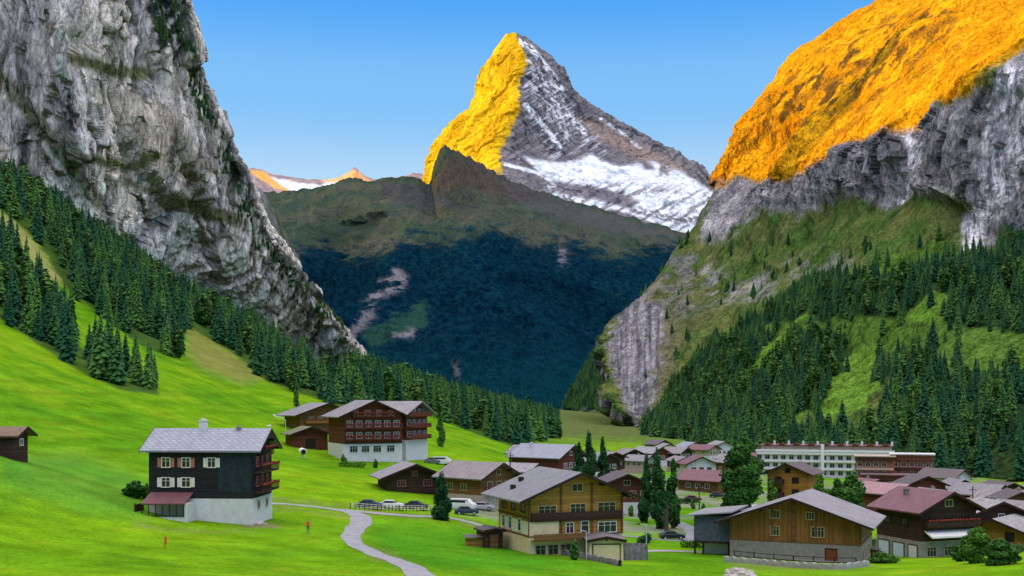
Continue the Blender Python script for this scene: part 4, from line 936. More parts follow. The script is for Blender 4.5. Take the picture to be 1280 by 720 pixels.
# ================================================================== THE VILLAGE
# --- dark timber farmhouse on the left meadow
dh = house('farmhouse', 'black timber farmhouse with pale blue roof and white ground floor on the left meadow', 265, 152, 72, 9.6, 13.8, 8.9, W_black, R_blue, 27, .7, 1.3, 2.45, PL_white,
  wins=rowwins('L', [-4.6, -1.9], 6.6, 1.0, 1.15, M_frame, 2, M_shut)+rowwins('L', [1.5], 6.6, .95, 1.15, M_frame, 2, M_frame)+rowwins('L', [-4.6, -1.9], 4.0, 1.05, 1.15, M_frame, 2, M_frame)
   +rowwins('F', [-2.4, 0, 2.4], 6.6, 1.1, 1.2, M_shut)+rowwins('F', [-2.4, 0, 2.4], 4.0, 1.1, 1.2, M_shut)+rowwins('F', [-2, 2], 1.0, .9, .9, M_tan),
  balc=[('F', 0, 8.2, 5.0, 1.0, 'slat', 1), ('F', 0, 5.9, 8.6, 1.2, 'slat', 1), ('F', 0, 3.3, 8.6, 1.2, 'slat', 1)], chim=[(0, 1.2, .9, 1.2, PL_white), (-.4, -3.8, .5, .5, PL_grey)], z=None, dz=.45)
MB().box(-4.83, -4.81, -6.8, -2.4, 3.3, 8.6).put('cladding', mat_noise('tarred_sheeting', (.012, .018, .024), (.03, .045, .055), 1.5), dh)   # dark sheeting on the right half of the long side
po = MB().prism([(-4.9, 3.3), (-8.3, 2.1), (-8.3, 1.9), (-4.9, 3.1)], .9, 6.6); po.put('porch_roof', R_red, dh)
MB().box(-8.0, -4.88, .6, 1.0, -2.5, 2.1).box(-8.0, -7.75, 1.0, 7.6, -2.5, .4).put('terrace_wall', PL_white, dh)
rl = MB().box(-8.1, -8.0, 1.0, 7.6, .4, .5)
for i in range(8): rl.box(-8.1, -8.0, 1.1+i*.9, 1.2+i*.9, .5, 2.15)
rl.box(-8.0, -4.9, 7.5, 7.6, -2, 1.9).put('porch_frame', M_trim, dh)
# --- honey coloured chalet
ch = house('chalet', 'large honey coloured timber chalet with broad grey slate roof behind the curved stone wall', 699, 153, 24, 13.4, 11.2, 8.3, W_honey, R_slate, 22, 2.1, 1.9, 2.9, PL_cream,
  wins=[('F', -4.2, 5.6, 2.4, 1.2, M_tan, 3), ('F', .2, 5.5, 2.1, 1.45, M_tan, 3), ('F', 4.4, 5.6, 2.5, 1.4, M_tan, 3), ('F', .1, 8.7, 1.4, .9, M_tan, 2), ('F', -1.0, 3.2, 1.0, 1.3, M_frame, 2), ('F', 1.2, 3.1, 1.0, 1.5, M_frame, 1), ('F', 4.5, 3.1, 2.6, 1.3, M_frame, 3)]
   +rowwins('F', [-5.2, -3.4, -1.6], .5, 1.3, 1.2, M_tan, 2)+rowwins('L', [-3.6, -1.2], 3.4, 1.0, 1.5, M_frame, 1)+rowwins('L', [2.2], 3.4, .9, 1.5, M_frame, 1)+rowwins('L', [-3.4, 0, 3.4], 6.0, 1.1, 1.1, M_trim, 2),
  balc=[('F', 0, 4.98, 13.2, .35, 'board', 0)], chim=[(2.4, 2.5, .6, .8, ST)], upper=(W_brown, 2.8, 5.2), dz=0)
MB().box(-6.77, -2.6, -5.74, -5.72, 3.0, 4.85).put('render_panel', PL_cream, ch); MB().box(-6.71, -6.702, -5.4, 5.0, 3.05, 4.8).put('render_wall', mat_noise('ivory_render', (.66, .60, .44), (.80, .74, .56)), ch)
MB().box(-6.6, 1.0, -6.9, -5.8, 2.35, 2.5).box(-6.6, 1.0, -6.95, -6.85, 2.5, 3.3).put('balcony', W_brown, ch)
sp_ = MB()
for q in ((-4.2, 3.5), (-6.3, 1.2)): sp_.box(q[0]-.3, q[0]+.3, q[1]-.3, q[1]+.3, 8.3+2.7-abs(q[0])*.404+.1, 8.3+2.7-abs(q[0])*.404+.75)
sp_.put('roof_vent', M_trim, ch)
# --- annex garage beside it
house('garage', 'small beige garage with brown roof at the foot of the honey chalet', 755, 146, 8, 4.4, 4.5, 2.6, PL_cream, R_mauve, 10, .35, .5, doors=[('F', 0, 3.4, 2.1, PL_cream)], small=True, cat='garage')
house('woodshed', 'brown plank woodshed at the left end of the honey chalet', 612, 152, 20, 2.6, 3.4, 2.3, W_dark, R_brown, 8, .3, .4, small=True, cat='shed', doors=[('F', 0, 1.2, 1.9, W_brown)])
# --- long barn
bn = house('barn', 'wide brown barn with weathered grey roof and grey stone ground floor', 1003, 161, -9, 17.6, 14.5, 6.0, W_barn, R_pale, 19, 1.9, 2.0, 3.0, PL_grey,
  wins=[('F', -2.6, 6.3, 1.2, 1.0, M_tan, 3), ('F', -2.6, 3.9, 1.1, 1.2, M_tan, 3), ('F', 2.2, 6.3, 1.0, .9, M_tan, 3), ('F', 3.2, 3.9, 1.6, 1.3, M_tan, 4)]+rowwins('R', [-5, -2, 1, 4], 3.6, 1.2, 1.6, M_tan, 2)+rowwins('R', [-5, -1, 3], .6, 1.2, 1.4, M_tan, 2),
  upper=(W_brown, 2.95), doors=[('F', 5.0, 1.4, 2.3, M_door)], small=False)
MB().box(-.25, .25, -7.45, -7.3, 3.2, 8.4).put('post', W_brown, bn)
MB().box(-14.2, -8.7, -6.6, 3.0, 2.5, 6.1).put('slate_annex_wall', SL_wall, bn)
MB().prism([(-8.6, 6.9), (-15.2, 6.15), (-15.2, 6.0), (-8.6, 6.7)], -7.4, 4).put('annex_roof', R_pale, bn)
am_ = MB().box(-14.2, -8.7, -6.6, 3.0, 2.2, 2.49)
for q in (-14.1, -12.9, -9.2): am_.box(q-.12, q+.12, -6.5, -6.26, -1.5, 2.2)
am_.box(-14.2, -8.7, 2.6, 3.0, -1.5, 2.2).put('annex_frame', M_trim, bn); MB().box(-13.6, -9.6, -4.2, -4.0, -1.5, 2.2).put('annex_panel', PL_white, bn)
# --- red roofed chalet
house('chalet', 'dark timber chalet with wine red roof, flower balcony and white awning', 1157, 171, 40, 10.2, 10.0, 7.6, W_dark, R_red, 25, 1.2, 1.3, 2.9, PL_grey,
  wins=rowwins('F', [-3, 0, 3], 5.4, 1.1, 1.2, M_trim)+rowwins('F', [0], 8.0, 1.3, .9, M_tan)+rowwins('L', [-2.5, 1.5], 5.0, 1.2, 1.0, M_trim)+rowwins('F', [-3.2, 0, 3.2], .7, 1.6, 1.3, M_tan, 3),
  balc=[('F', 0, 5.1, 9.6, 1.2, 'board', (1, W_dark))], awn=[('F', 0, 4.5, 9.2, 1.9, .7, M_awn)], doors=[('L', -3.2, 2.4, 2.2, M_blue), ('L', .2, 2.4, 2.2, M_blue), ('L', 3.4, 1.8, 2.2, PL_white)], chim=[(-2, 2, .6, .9, ST)])
# --- big hotel above the meadow
ho = house('hotel', 'large dark timber hotel with twin gables, balconies and white base on the hill', 456, 285, 16, 15.0, 15, 10.2, W_red, R_pale, 24, 1.8, 1.8, 2.9, PL_white, dz=.9,
  wins=rowwins('F', [-6, -3.6, -1.2, 1.2, 3.6, 6], 4.3, 1.3, 1.4, M_frame)+rowwins('F', [-6, -3.6, -1.2, 1.2, 3.6, 6], 7.2, 1.3, 1.4, M_frame)+rowwins('F', [-4.5, -1.5, 1.5, 4.5], 9.9, 1.2, 1.3, M_tan)+rowwins('F', [-5, -2, 1, 4.5], .9, 1.9, 1.5, M_frame, 3),
  balc=[('F', 0, 4.0, 14.8, 1.4, 'slat', (1, W_red)), ('F', 0, 6.9, 14.8, 1.4, 'slat', (1, W_red)), ('F', 0, 9.7, 11, 1.3, 'slat', (1, W_red))], chim=[(3, 3, .9, 1.2, ST)])
W2, D2, H2 = 10.0, 12.5, 10.6; wg = MB(); c0 = (9.6, 3.6)
def at_wing(o): o.location = (c0[0], c0[1], 0); o.rotation_euler = (0, 0, R(38)); return o
at_wing(MB().prism([(-W2/2, 3.6), (W2/2, 3.6), (W2/2, H2), (0, H2+2.6), (-W2/2, H2)], -D2/2, D2/2).put('wing_wall', W_red, ho))
at_wing(MB().box(-W2/2-.06, W2/2+.06, -D2/2-.06, D2/2, -3, 3.6).put('wing_ground_floor', PL_white, ho))
wr = at_wing(MB().prism([(-7.2, H2-.75), (0, H2+2.6), (7.2, H2-.75), (7.2, H2-.45), (0, H2+2.9), (-7.2, H2-.45)], -D2/2-1.8, D2/2+1).put('wing_roof', R_pale, ho))
for zz in (4.0, 6.9, 9.7):
    b_ = MB().box(-5, 5, -D2/2-1.3, -D2/2-.07, zz-.2, zz).box(-5, 5, -D2/2-1.35, -D2/2-1.3, zz, zz+.95); at_wing(b_.put('wing_balcony', W_red, ho))
    for u in (-3.6, -1.2, 1.2, 3.6):
        f_, p_ = win_mesh(1.2, 1.4, M_frame, 2); wo = child('window', f_, ho); child('pane', p_, wo)
        a_ = R(38); ux, uy = u, -D2/2-.01; wo.location = (c0[0]+ux*math.cos(a_)-uy*math.sin(a_), c0[1]+ux*math.sin(a_)+uy*math.cos(a_), zz+.3); wo.rotation_euler = (0, 0, a_)
house('chalet', 'long low chalet with pale stone roof and orange flower balcony behind the hotel', 398, 345, 22, 17, 13, 5.4, W_brown, R_pale, 19, 2.4, 2.2, wins=rowwins('F', [-5, -2, 1, 4], 3.1, 1.4, 1.2, M_tan), balc=[('F', 0, 2.6, 14, 1.3, 'slat', (1, W_orange))])
house('hay_barn', 'small red brown barn with mossy roof left of the twin gabled hotel', 383, 300, 14, 9.2, 9, 3.9, W_red, mat_roof('mossy_roof', (.12, .13, .06), (.26, .25, .13)), 19, 1.2, 1.3, doors=[('F', 0, 2.4, 2.4, M_trim)], small=True, cat='barn')
house('hut', 'tiny dark timber hut with brown roof at the left edge of the meadow', 2, 156, 62, 3.8, 5.6, 2.9, W_dark, mat_roof('rusty_brown_roof', (.13, .075, .045), (.28, .18, .12)), 24, .8, 1.0, wins=rowwins('F', [0], 1.4, .8, .8), small=True, cat='hut')
# --- middle group
house('chalet', 'brown chalet with mauve grey roof right of the slim dark tree', 597, 212, 47, 9.6, 10.5, 5.6, W_brown, R_mauve, 25, 1.2, 1.4, 2.2, PL_pink, wins=rowwins('F', [-2.4, .2, 2.6], 3.0, 1.2, 1.5, M_tan)+rowwins('F', [0], 5.8, 1.0, .9, M_tan)+rowwins('L', [-2.5, 1], 3.0, 1.3, 1.1, M_tan), balc=[('F', 0, 2.7, 8, 1.1, 'slat', (1, W_brown))])
house('chalet', 'low dark chalet with pale roof edge sunk into the meadow below the hotel', 512, 222, 12, 11.0, 9.5, 3.2, W_dark, R_pale, 21, 1.6, 1.6, wins=rowwins('F', [-2.6, 2.6], 1.2, 1.5, 1.1, M_shut, 3)+rowwins('F', [0], 3.2, .9, .8, M_shut), small=False)
house('chalet', 'grey roofed chalet with small red gable left of the two dark trees', 684, 292, 54, 11, 15, 6.4, W_red, R_blue, 26, 1.2, 1.4, 2.6, PL_white, wins=rowwins('F', [-2.5, 0, 2.5], 3.4, 1.2, 1.2)+rowwins('F', [0], 6.6, 1, .9), chim=[(-1.5, 4, .8, 1.0, PL_white)])
house('chalet', 'little chalet with white roof beside the green hill end', 648, 262, 60, 7, 9, 3.6, W_dark, R_pale, 22, .9, 1.0, small=True, wins=rowwins('L', [-2, 1], 1.6, 1.0, 1.0))
house('cabin', 'small dark gabled cabin peeking over the honey chalet roof', 703, 240, 8, 7.4, 7, 4.5, W_dark, R_pale, 24, 1.0, 1.0, small=True, wins=rowwins('F', [-1.6, 1.6], 2.6, 1.2, 1.0))
house('chalet', 'red timber chalet with brown roof directly behind the honey chalet', 778, 236, 10, 11.5, 11, 5.8, W_red, R_brown, 22, 1.6, 1.5, 2.4, PL_white, wins=rowwins('F', [-3.2, -1, 1.2, 3.4], 3.4, 1.1, 1.3, M_tan)+rowwins('F', [0], 6.0, 1.2, .9, M_tan))
house('house', 'white house with dark red gable left of the great round tree', 872, 350, 14, 9, 10, 6.0, PL_white, R_red, 24, 1.0, 1.1, wins=rowwins('F', [-2.4, 0, 2.4], 3.6, 1.3, 1.2, M_shut)+rowwins('F', [-2, 2], .8, 1.3, 1.2, M_shut), cat='house')
house('house', 'house with wide mauve red roof on the lawn left of the great round tree', 884, 305, 58, 9.5, 12.5, 3.4, W_brown, R_red, 23, 1.3, 1.3, wins=rowwins('F', [-2, 2], 1.2, 1.4, 1.2)+rowwins('L', [-3, 0, 3], 1.0, 1.3, 1.2), cat='house')
house('house', 'bright orange timber house in front of the long white hotel', 992, 236, -16, 8.6, 8.6, 10.3, W_orange, R_brown, 22, 1.1, 1.1, 1.6, PL_grey, wins=rowwins('F', [-2, 1.6], 8.3, 1.2, 1.0, M_trim)+rowwins('F', [-2, 1.6], 5.6, 1.3, 1.2, M_trim)+rowwins('F', [-2, 1.6], 2.9, 1.3, 1.2, M_trim)+rowwins('F', [0], 10.4, .9, .8, M_trim), balc=[('F', -2.3, 5.3, 3.2, 1.2, 'board', 0), ('F', -2.3, 8.0, 3.2, 1.2, 'board', 0)], cat='house')
PL_hot = mat_noise('bright_hotel_render', (.72, .68, .68), (.82, .79, .79))
# --- long white hotel with its roof terraces
X_, Y_, Z_ = ground_at(1030, 425); wh = thing('hotel', 'long white hotel with flat roof terraces at the foot of the wood', 'hotel', (X_, Y_, Z_), R(-17), None)
MB().box(-25, 25, 0, 12, -3, 9.4).put('wall', PL_hot, wh); MB().box(-23.5, 24.5, 1, 11.5, 9.4, 11.6).put('attic_wall', PL_pink, wh)
MB().box(-25.3, 25.4, -1.3, 12.2, 9.4, 9.62).box(-25.3, 25.4, -1.3, -1.15, 9.62, 10.3).put('terrace_parapet', PL_hot, wh); MB().box(-24, 25, .2, 12, 11.6, 11.95).put('roof', R_red, wh)
MB().box(-1.1, .1, -1.6, .6, -2, 12.3).put('stair_tower', PL_hot, wh)
for fl_ in range(3):
    MB().box(-25, 25, -1.2, -.01, 2.9*fl_+2.6, 2.9*fl_+2.75).box(-25, 25, -1.25, -1.2, 2.9*fl_+2.75, 2.9*fl_+3.4).put('balcony', PL_hot, wh)
    for i in range(17):
        f_, p_ = win_mesh(1.7, 1.5, M_frame, 2); wo = child('window', f_, wh, (-24+i*3.0, -.006, 2.9*fl_+.7)); child('pane', p_, wo)
for i in range(9):
    MB().prism([(-1.6, 11.9), (1.6, 11.9), (0, 12.9)], -.4, 3).put('dormer', W_red, wh, (-21+i*5.4, 0, 0)); MB().box(-.4, .4, 4, 4.8, 11.9, 13.4).put('chimney', PL_hot, wh, (-18.6+i*5.4, 0, 0))
X_, Y_, Z_ = ground_at(1118, 360); th = thing('hotel', 'red brown terraced hotel right of the long white hotel', 'hotel', (X_, Y_, Z_), R(-18))
M_brick = mat_noise('terracotta_render', (.26, .085, .045), (.40, .15, .08), 2.0)
for k_, (x0, x1, y0, h) in enumerate([(-12, 0, 0, 9.8), (-1, 12, 3, 10.5), (-10, 11, -3, 4.2)]):
    MB().box(x0, x1, y0, y0+7-.01*k_, -3, h).put('wall', M_brick, th); MB().box(x0-.5, x1+.5, y0-1.2, y0+7.3, h, h+.35).put('roof', [PL_pink, PL_white, R_pink][k_], th)
    for fl_ in range(int(h//3)):
        MB().box(x0+.3, x1-.3, y0-1.0, y0-.01, 3*fl_+2.55, 3*fl_+2.7).box(x0+.3, x1-.3, y0-1.05, y0-1.0, 2.7+3*fl_, 3.3+3*fl_).put('balcony', [W_red, PL_pink, W_dark][(fl_+k_) % 3], th)
        for x in np.arange(x0+1.4, x1-1, 2.5):
            f_, p_ = win_mesh(1.3, 1.4, M_frame, 2); wo = child('window', f_, th, (float(x), y0-.006, 3*fl_+.7)); child('pane', p_, wo)
# --- right hand cluster
house('house', 'house with faded pink metal roof above the wine red roof', 1108, 262, 52, 9, 11, 5.2, W_red, R_pink, 22, 1.0, 1.0, wins=rowwins('F', [-2, 2], 3, 1.2, 1.2), cat='house')
house('house', 'low house under a pale pink roof right of the wine red roof', 1194, 236, 50, 7, 8, 4.6, PL_pink, R_pink, 20, .9, .9, wins=rowwins('F', [-1.8, 1.8], 2.4, 1.2, 1.2), cat='house', small=True)
house('chalet', 'chalet with bluish slate roof in front of the right hand wood', 1224, 262, 62, 8, 10, 5.6, W_dark, R_slate, 25, 1.1, 1.2, wins=rowwins('L', [-3, 0, 3], 3.2, 1.3, 1.2, M_tan)+rowwins('F', [-2, 2], 3.2, 1.2, 1.2, M_tan))
house('chalet', 'dark chalet with wide grey roof at the right edge above the mauve roof', 1262, 236, 66, 9, 11, 5.4, W_dark, R_mauve, 22, 1.2, 1.2, wins=rowwins('L', [-3.5, -1, 1.5, 4], 3.0, 1.2, 1.2, M_frame))
house('house', 'cream house with flat tan roof right of the flower balcony chalet', 1221, 218, 20, 7.5, 7, 4.8, PL_cream, mat_roof('tan_roof', (.34, .24, .16), (.52, .40, .28)), 10, .8, .8, 2.4, W_brown, wins=rowwins('F', [-2, 2], 2.9, 1.4, 1.2, M_tan)+rowwins('F', [-2, 2], .5, 1.6, 1.4, M_trim), cat='house')
house('chalet', 'brown chalet with mauve roof cut by the right edge of the view', 1283, 200, 60, 8, 9.5, 5.0, W_brown, R_mauve, 23, 1.1, 1.2, wins=rowwins('L', [-2.6, 0, 2.6], 2.8, 1.2, 1.2, M_frame))
house('chalet', 'orange walled chalet with stone slab roof behind the big flowering bush', 1256, 184, -18, 9.0, 9, 3.6, W_orange, R_stone, 20, 1.3, 1.6, 1.6, PL_grey, wins=rowwins('F', [-2.4, 2.2], 2.0, 1.2, 1.2, M_trim))
# --- far houses at the head of the village
far_h = [(786, 430, 20, W_dark, R_mauve, 'small dark house with mauve roof'), (812, 470, 50, W_red, R_pale, 'small red house with pale roof'), (833, 520, 15, PL_white, R_pale, 'little white house with pale roof'), (846, 480, 58, W_dark, R_mauve, 'small dark house with greyish mauve roof'),
  (862, 540, 30, PL_white, R_blue, 'little white house with bluish roof'), (880, 500, 55, PL_pink, R_red, 'small pinkish house with red roof'), (900, 520, 20, PL_white, R_pale, 'whitewashed house with broad pale roof'), (822, 560, 40, W_brown, R_brown, 'small brown house with brown roof'), (745, 330, 40, W_dark, R_slate, 'dark house with slate roof between the conifers'),
  (940, 455, 50, PL_white, R_red, 'whitewashed house with red roof beside the great round tree'), (1180, 330, 60, PL_white, R_brown, 'white house with brown roof below the wood'), (1150, 285, 20, W_red, R_brown, 'red brown house with flat brown roof'), (665, 325, 62, W_brown, R_slate, 'brown house with slate roof at the hill end'), (1252, 285, 30, W_dark, R_brown, 'dark brown house hard against the right hand wood'), (918, 395, 40, W_brown, R_mauve, 'brown house half behind the great round tree')]
for (a, b_, c_, w_, r_, lb) in far_h:
    house('house', lb+(' far behind' if b_ > 400 else ''), a, b_, c_, random.uniform(8, 10), random.uniform(9, 12), random.uniform(4.6, 6.2), w_, r_, 23, 1.1, 1.1, 2.2, PL_white, wins=rowwins('F', [-2.2, 0, 2.2], 3.0, 1.2, 1.2)+rowwins('L', [-2.5, 2.5], 3.0, 1.2, 1.2), small=True, cat='house')

more_h = [(1196, 300, 25, W_brown, R_slate, 'brown house with slate roof just below the right hand wood'), (1232, 215, 30, PL_pink, R_pale, 'pinkish house with pale roof between slate roofs'), (1268, 222, 15, W_brown, R_brown, 'brown house with brown roof near the right edge'), (1205, 198, 55, PL_cream, R_mauve, 'cream house with mauve roof right of the wine red roof'), (1238, 192, 25, W_dark, R_stone, 'dark cottage with stone slab roof at the right edge group'), (1165, 250, 35, PL_white, R_slate, 'white house with slate roof behind the wine red roof'),
  (1136, 245, 60, PL_white, R_pale, 'white cottage with pale roof behind the wine red roof'), (1085, 300, 40, W_red, R_red, 'red house with red roof below the terraced hotel'), (760, 372, 30, W_dark, R_pale, 'dark house with pale roof beyond the pair of conifers'), (800, 395, 55, PL_pink, R_slate, 'pink house with slate roof at the valley floor'), (850, 420, 25, W_red, R_mauve, 'red house with mauve roof at the valley floor'), (912, 440, 45, W_brown, R_pale, 'brown house with pale roof beside the round tree top'), (700, 345, 50, PL_white, R_pale, 'white house with pale roof behind the hill end'), (1288, 262, 40, PL_white, R_brown, 'white house with brown roof cut by the right edge')]
for (a, b_, c_, w_, r_, lb) in more_h:
    house('house', lb, a, b_, c_, random.uniform(6.2, 8), random.uniform(7, 9.5), random.uniform(4.2, 6.4), w_, r_, random.uniform(19, 27), 1.0, 1.0, 2.0, PL_pink, wins=rowwins('F', [-1.8, 0.2, 2.0], 2.8, 1.1, 1.2)+rowwins('L', [-2.3, 0, 2.3], 2.8, 1.1, 1.2)+rowwins('F', [0], 5.0, .9, .8), chim=[(1.2, 1.5, .6, .9, PL_grey)], small=True, cat='house', balc=[('F', 0, 2.4, 5.6, 1.0, 'board', random.choice([0, 1]))])
# ================================================================== ROADS, WALLS, CARS, PEOPLE, GARDEN TREES
def hit(px, py, y0=70, y1=900):
    """where on the ground one stands who is seen at this bearing and depression"""
    Ys = np.exp(np.linspace(math.log(y0), math.log(y1), 900)); Xs = (px-640)/F*Ys; q = HY-F*(gz(Xs, Ys)-CZ)/Ys
    i = np.nonzero(q <= py)[0]; k = i[0] if len(i) else len(Ys)-1
    return (float(Xs[k]), float(Ys[k]), gz1(Xs[k], Ys[k]))
def ribbon(name, pts, widths, mat, lift=.05, n=90):
    A = np.array([hit(*q)[:2] for q in pts]); w_ = np.array(widths, float)
    C_ = crspline(A, n); Wd = np.interp(np.linspace(0, 1, n), np.linspace(0, 1, len(w_)), w_)
    T = np.gradient(C_, axis=0); T /= np.linalg.norm(T, axis=1)[:, None]; Nm = np.stack([-T[:, 1], T[:, 0]], 1)
    V = []; k = 7
    for i in range(n):
        for j in range(k):
            s = (j/(k-1)-.5); e_ = .12*math.sin(i*.9+j*5)*(j in (0, k-1)); p = C_[i]+Nm[i]*(s*Wd[i]+e_*np.sign(s)); V.append((p[0], p[1], gz1(p[0], p[1])+lift+(.02 if 0 < j < k-1 else -.02)))
    o = grid_mesh(name, np.array(V), n, k, None, mat, smooth=True); tag(o, kind='structure'); return C_
M_path = mat_noise('pale_asphalt', (.20, .20, .21), (.33, .33, .345), .9, .9)
M_road = mat_noise('village_asphalt', (.15, .155, .17), (.24, .245, .26), .35, .9)
ribbon('path', [(300, 632), (345, 630), (395, 634), (440, 641), (452, 650), (443, 663), (440, 676), (468, 692), (505, 705), (528, 722), (540, 745)], [1.7, 1.9, 2.4, 3.4, 3.2, 2.5, 2.4, 2.7, 2.8, 2.9, 2.9], M_path)
ribbon('road', [(430, 638), (470, 642), (510, 645), (560, 648), (600, 657), (640, 668)], [3.4, 3.4, 2.6, 2.0, 1.8, 1.6], M_path, .08)
ribbon('lane', [(770, 632), (800, 640), (835, 650), (860, 660), (868, 672), (850, 676), (800, 672), (760, 668)], [2, 2.2, 2.6, 3.0, 3.0, 2.6, 2.6, 2.6], M_road, .07)
ribbon('lane', [(770, 690), (830, 689), (900, 692), (960, 697), (1040, 702), (1100, 700)], [3.2, 3.0, 2.6, 2.6, 2.6, 2.6], mat_noise('gravel_lane', (.24, .23, .22), (.36, .35, .33), .6), .08)

def stone_wall(name, label, pts, h, th=.5, mat=ST, n=60, cap=True):
    A = np.array([hit(*q)[:2] for q in pts]); C_ = crspline(A, n); T = np.gradient(C_, axis=0); T /= np.linalg.norm(T, axis=1)[:, None]; Nm = np.stack([-T[:, 1], T[:, 0]], 1)
    V = []
    for i in range(n):
        z = gz1(*C_[i]); hh = h*(1+.10*math.sin(i*1.7)+.06*math.sin(i*4.1))
        for s, zz in ((-1, -1), (-1, hh*.6), (-.8, hh), (.8, hh), (1, hh*.6), (1, -1)):
            p = C_[i]+Nm[i]*s*th/2*(1+.12*math.sin(i*2.9+s)); V.append((p[0], p[1], z+zz))
    o = grid_mesh(name, np.array(V), n, 6, None, mat); tag(o, label, 'wall'); return o
stone_wall('stone_wall', 'curved low stone wall edging the yard of the honey chalet', [(604, 668), (635, 678), (670, 688), (710, 695), (750, 703), (775, 708)], .75)
stone_wall('retaining_wall', 'dark stone retaining wall right of the beige garage', [(778, 700), (792, 700), (808, 700)], 2.0, .6)
stone_wall('stone_wall', 'pale low stone wall along the front of the wide barn', [(905, 702), (950, 706), (1000, 710), (1050, 712), (1085, 708)], .7, .4, mat_noise('pale_rubble', (.22, .21, .20), (.46, .44, .42), 3.0))

def rail_fence(name, label, pts, h=1.1, step=1.6, mat=None, rails=(.45, .95), posts_mat=None, cat='fence'):
    A = [hit(*q) for q in pts]; A2 = np.array([a[:2] for a in A]); n = 200; C_ = crspline(A2, n); d = np.r_[0, np.cumsum(np.linalg.norm(np.diff(C_, axis=0), axis=1))]
    k = max(2, int(d[-1]/step)+1); S = np.linspace(0, d[-1], k); Q = [(float(np.interp(s, d, C_[:, 0])), float(np.interp(s, d, C_[:, 1]))) for s in S]; Q = [(x, y, gz1(x, y)) for x, y in Q]
    t = thing(name, label, cat, Q[0]); o0 = Vector(Q[0]); m = MB()
    pm = MB().box(-.06, .06, -.06, .06, -.3, h).mesh('post', posts_mat or mat)
    for q in Q: child('post', pm, t, Vector(q)-o0)
    for a, b_ in zip(Q[:-1], Q[1:]):
        for r in rails: m.bar(Vector(a)-o0+Vector((0, 0, r)), Vector(b_)-o0+Vector((0, 0, r)), .05, 5)
    m.put('rail', mat, t); return t
rail_fence('roadside_railing', 'low white railing with dark posts along the upper road', [(438, 636), (470, 638), (505, 639), (542, 639)], .95, .8, M_frame, (.3, .6, .9), M_trim)
rail_fence('garden_fence', 'dark wooden garden fence in front of the wide barn', [(918, 700), (960, 704), (1010, 708), (1070, 710)], 1.3, 3.0, M_trim, (.6, 1.2))

# ---- cars
def paint(name, c, r=.3):
    m, nt, b = new_mat(name); n = N(nt, 'ShaderNodeTexNoise', Scale=.8, Detail=3.0); rp = N(nt, 'ShaderNodeValToRGB'); rp.color_ramp.elements[0].color = (*[x*.85 for x in c], 1); rp.color_ramp.elements[1].color = (*c, 1)
    nt.links.new(n.outputs['Fac'], rp.inputs[0]); nt.links.new(rp.outputs[0], b.inputs['Base Color']); b.inputs['Roughness'].default_value = r; b.inputs['Specular IOR Level'].default_value = .5; return m
PT = {'white': paint('white_car_paint', (.72, .72, .72)), 'dark blue': paint('dark_blue_car_paint', (.02, .035, .07)), 'silver': paint('silver_car_paint', (.38, .39, .42)), 'black': paint('black_car_paint', (.015, .015, .018)), 'dark red': paint('dark_red_car_paint', (.16, .02, .02)), 'grey': paint('grey_car_paint', (.14, .14, .16))}
M_tyre = mat_noise('tyre_rubber', (.012, .012, .012), (.025, .025, .025), 8.0); M_rim = mat_noise('wheel_rim_metal', (.35, .35, .36), (.45, .45, .46), 5.0); M_lamp = mat_noise('headlamp_glass', (.6, .6, .58), (.75, .75, .72), 5.0)
def loft(secs, name, mat):
    """secs: (y, [(x,z)...]) closed rings of equal length"""
    n = len(secs[0][1]); v = [(x, y, z) for y, r_ in secs for x, z in r_]; f = []
    for i in range(len(secs)-1):
        for j in range(n): f.append([i*n+j, i*n+(j+1) % n, (i+1)*n+(j+1) % n, (i+1)*n+j])
    f.append(list(range(n))); f.append([len(v)-n+j for j in range(n)])
    m = MB(); m.v = v; m.f = f; return m.mesh(name, mat, False)
def ring(w, z0, z1, z2, w2): return [(-w, z0), (w, z0), (w*1.02, (z0+z1)/2), (w*.97, z1), (w2, z2), (-w2, z2), (-w*.97, z1), (-w*1.02, (z0+z1)/2)]
CARM = {}
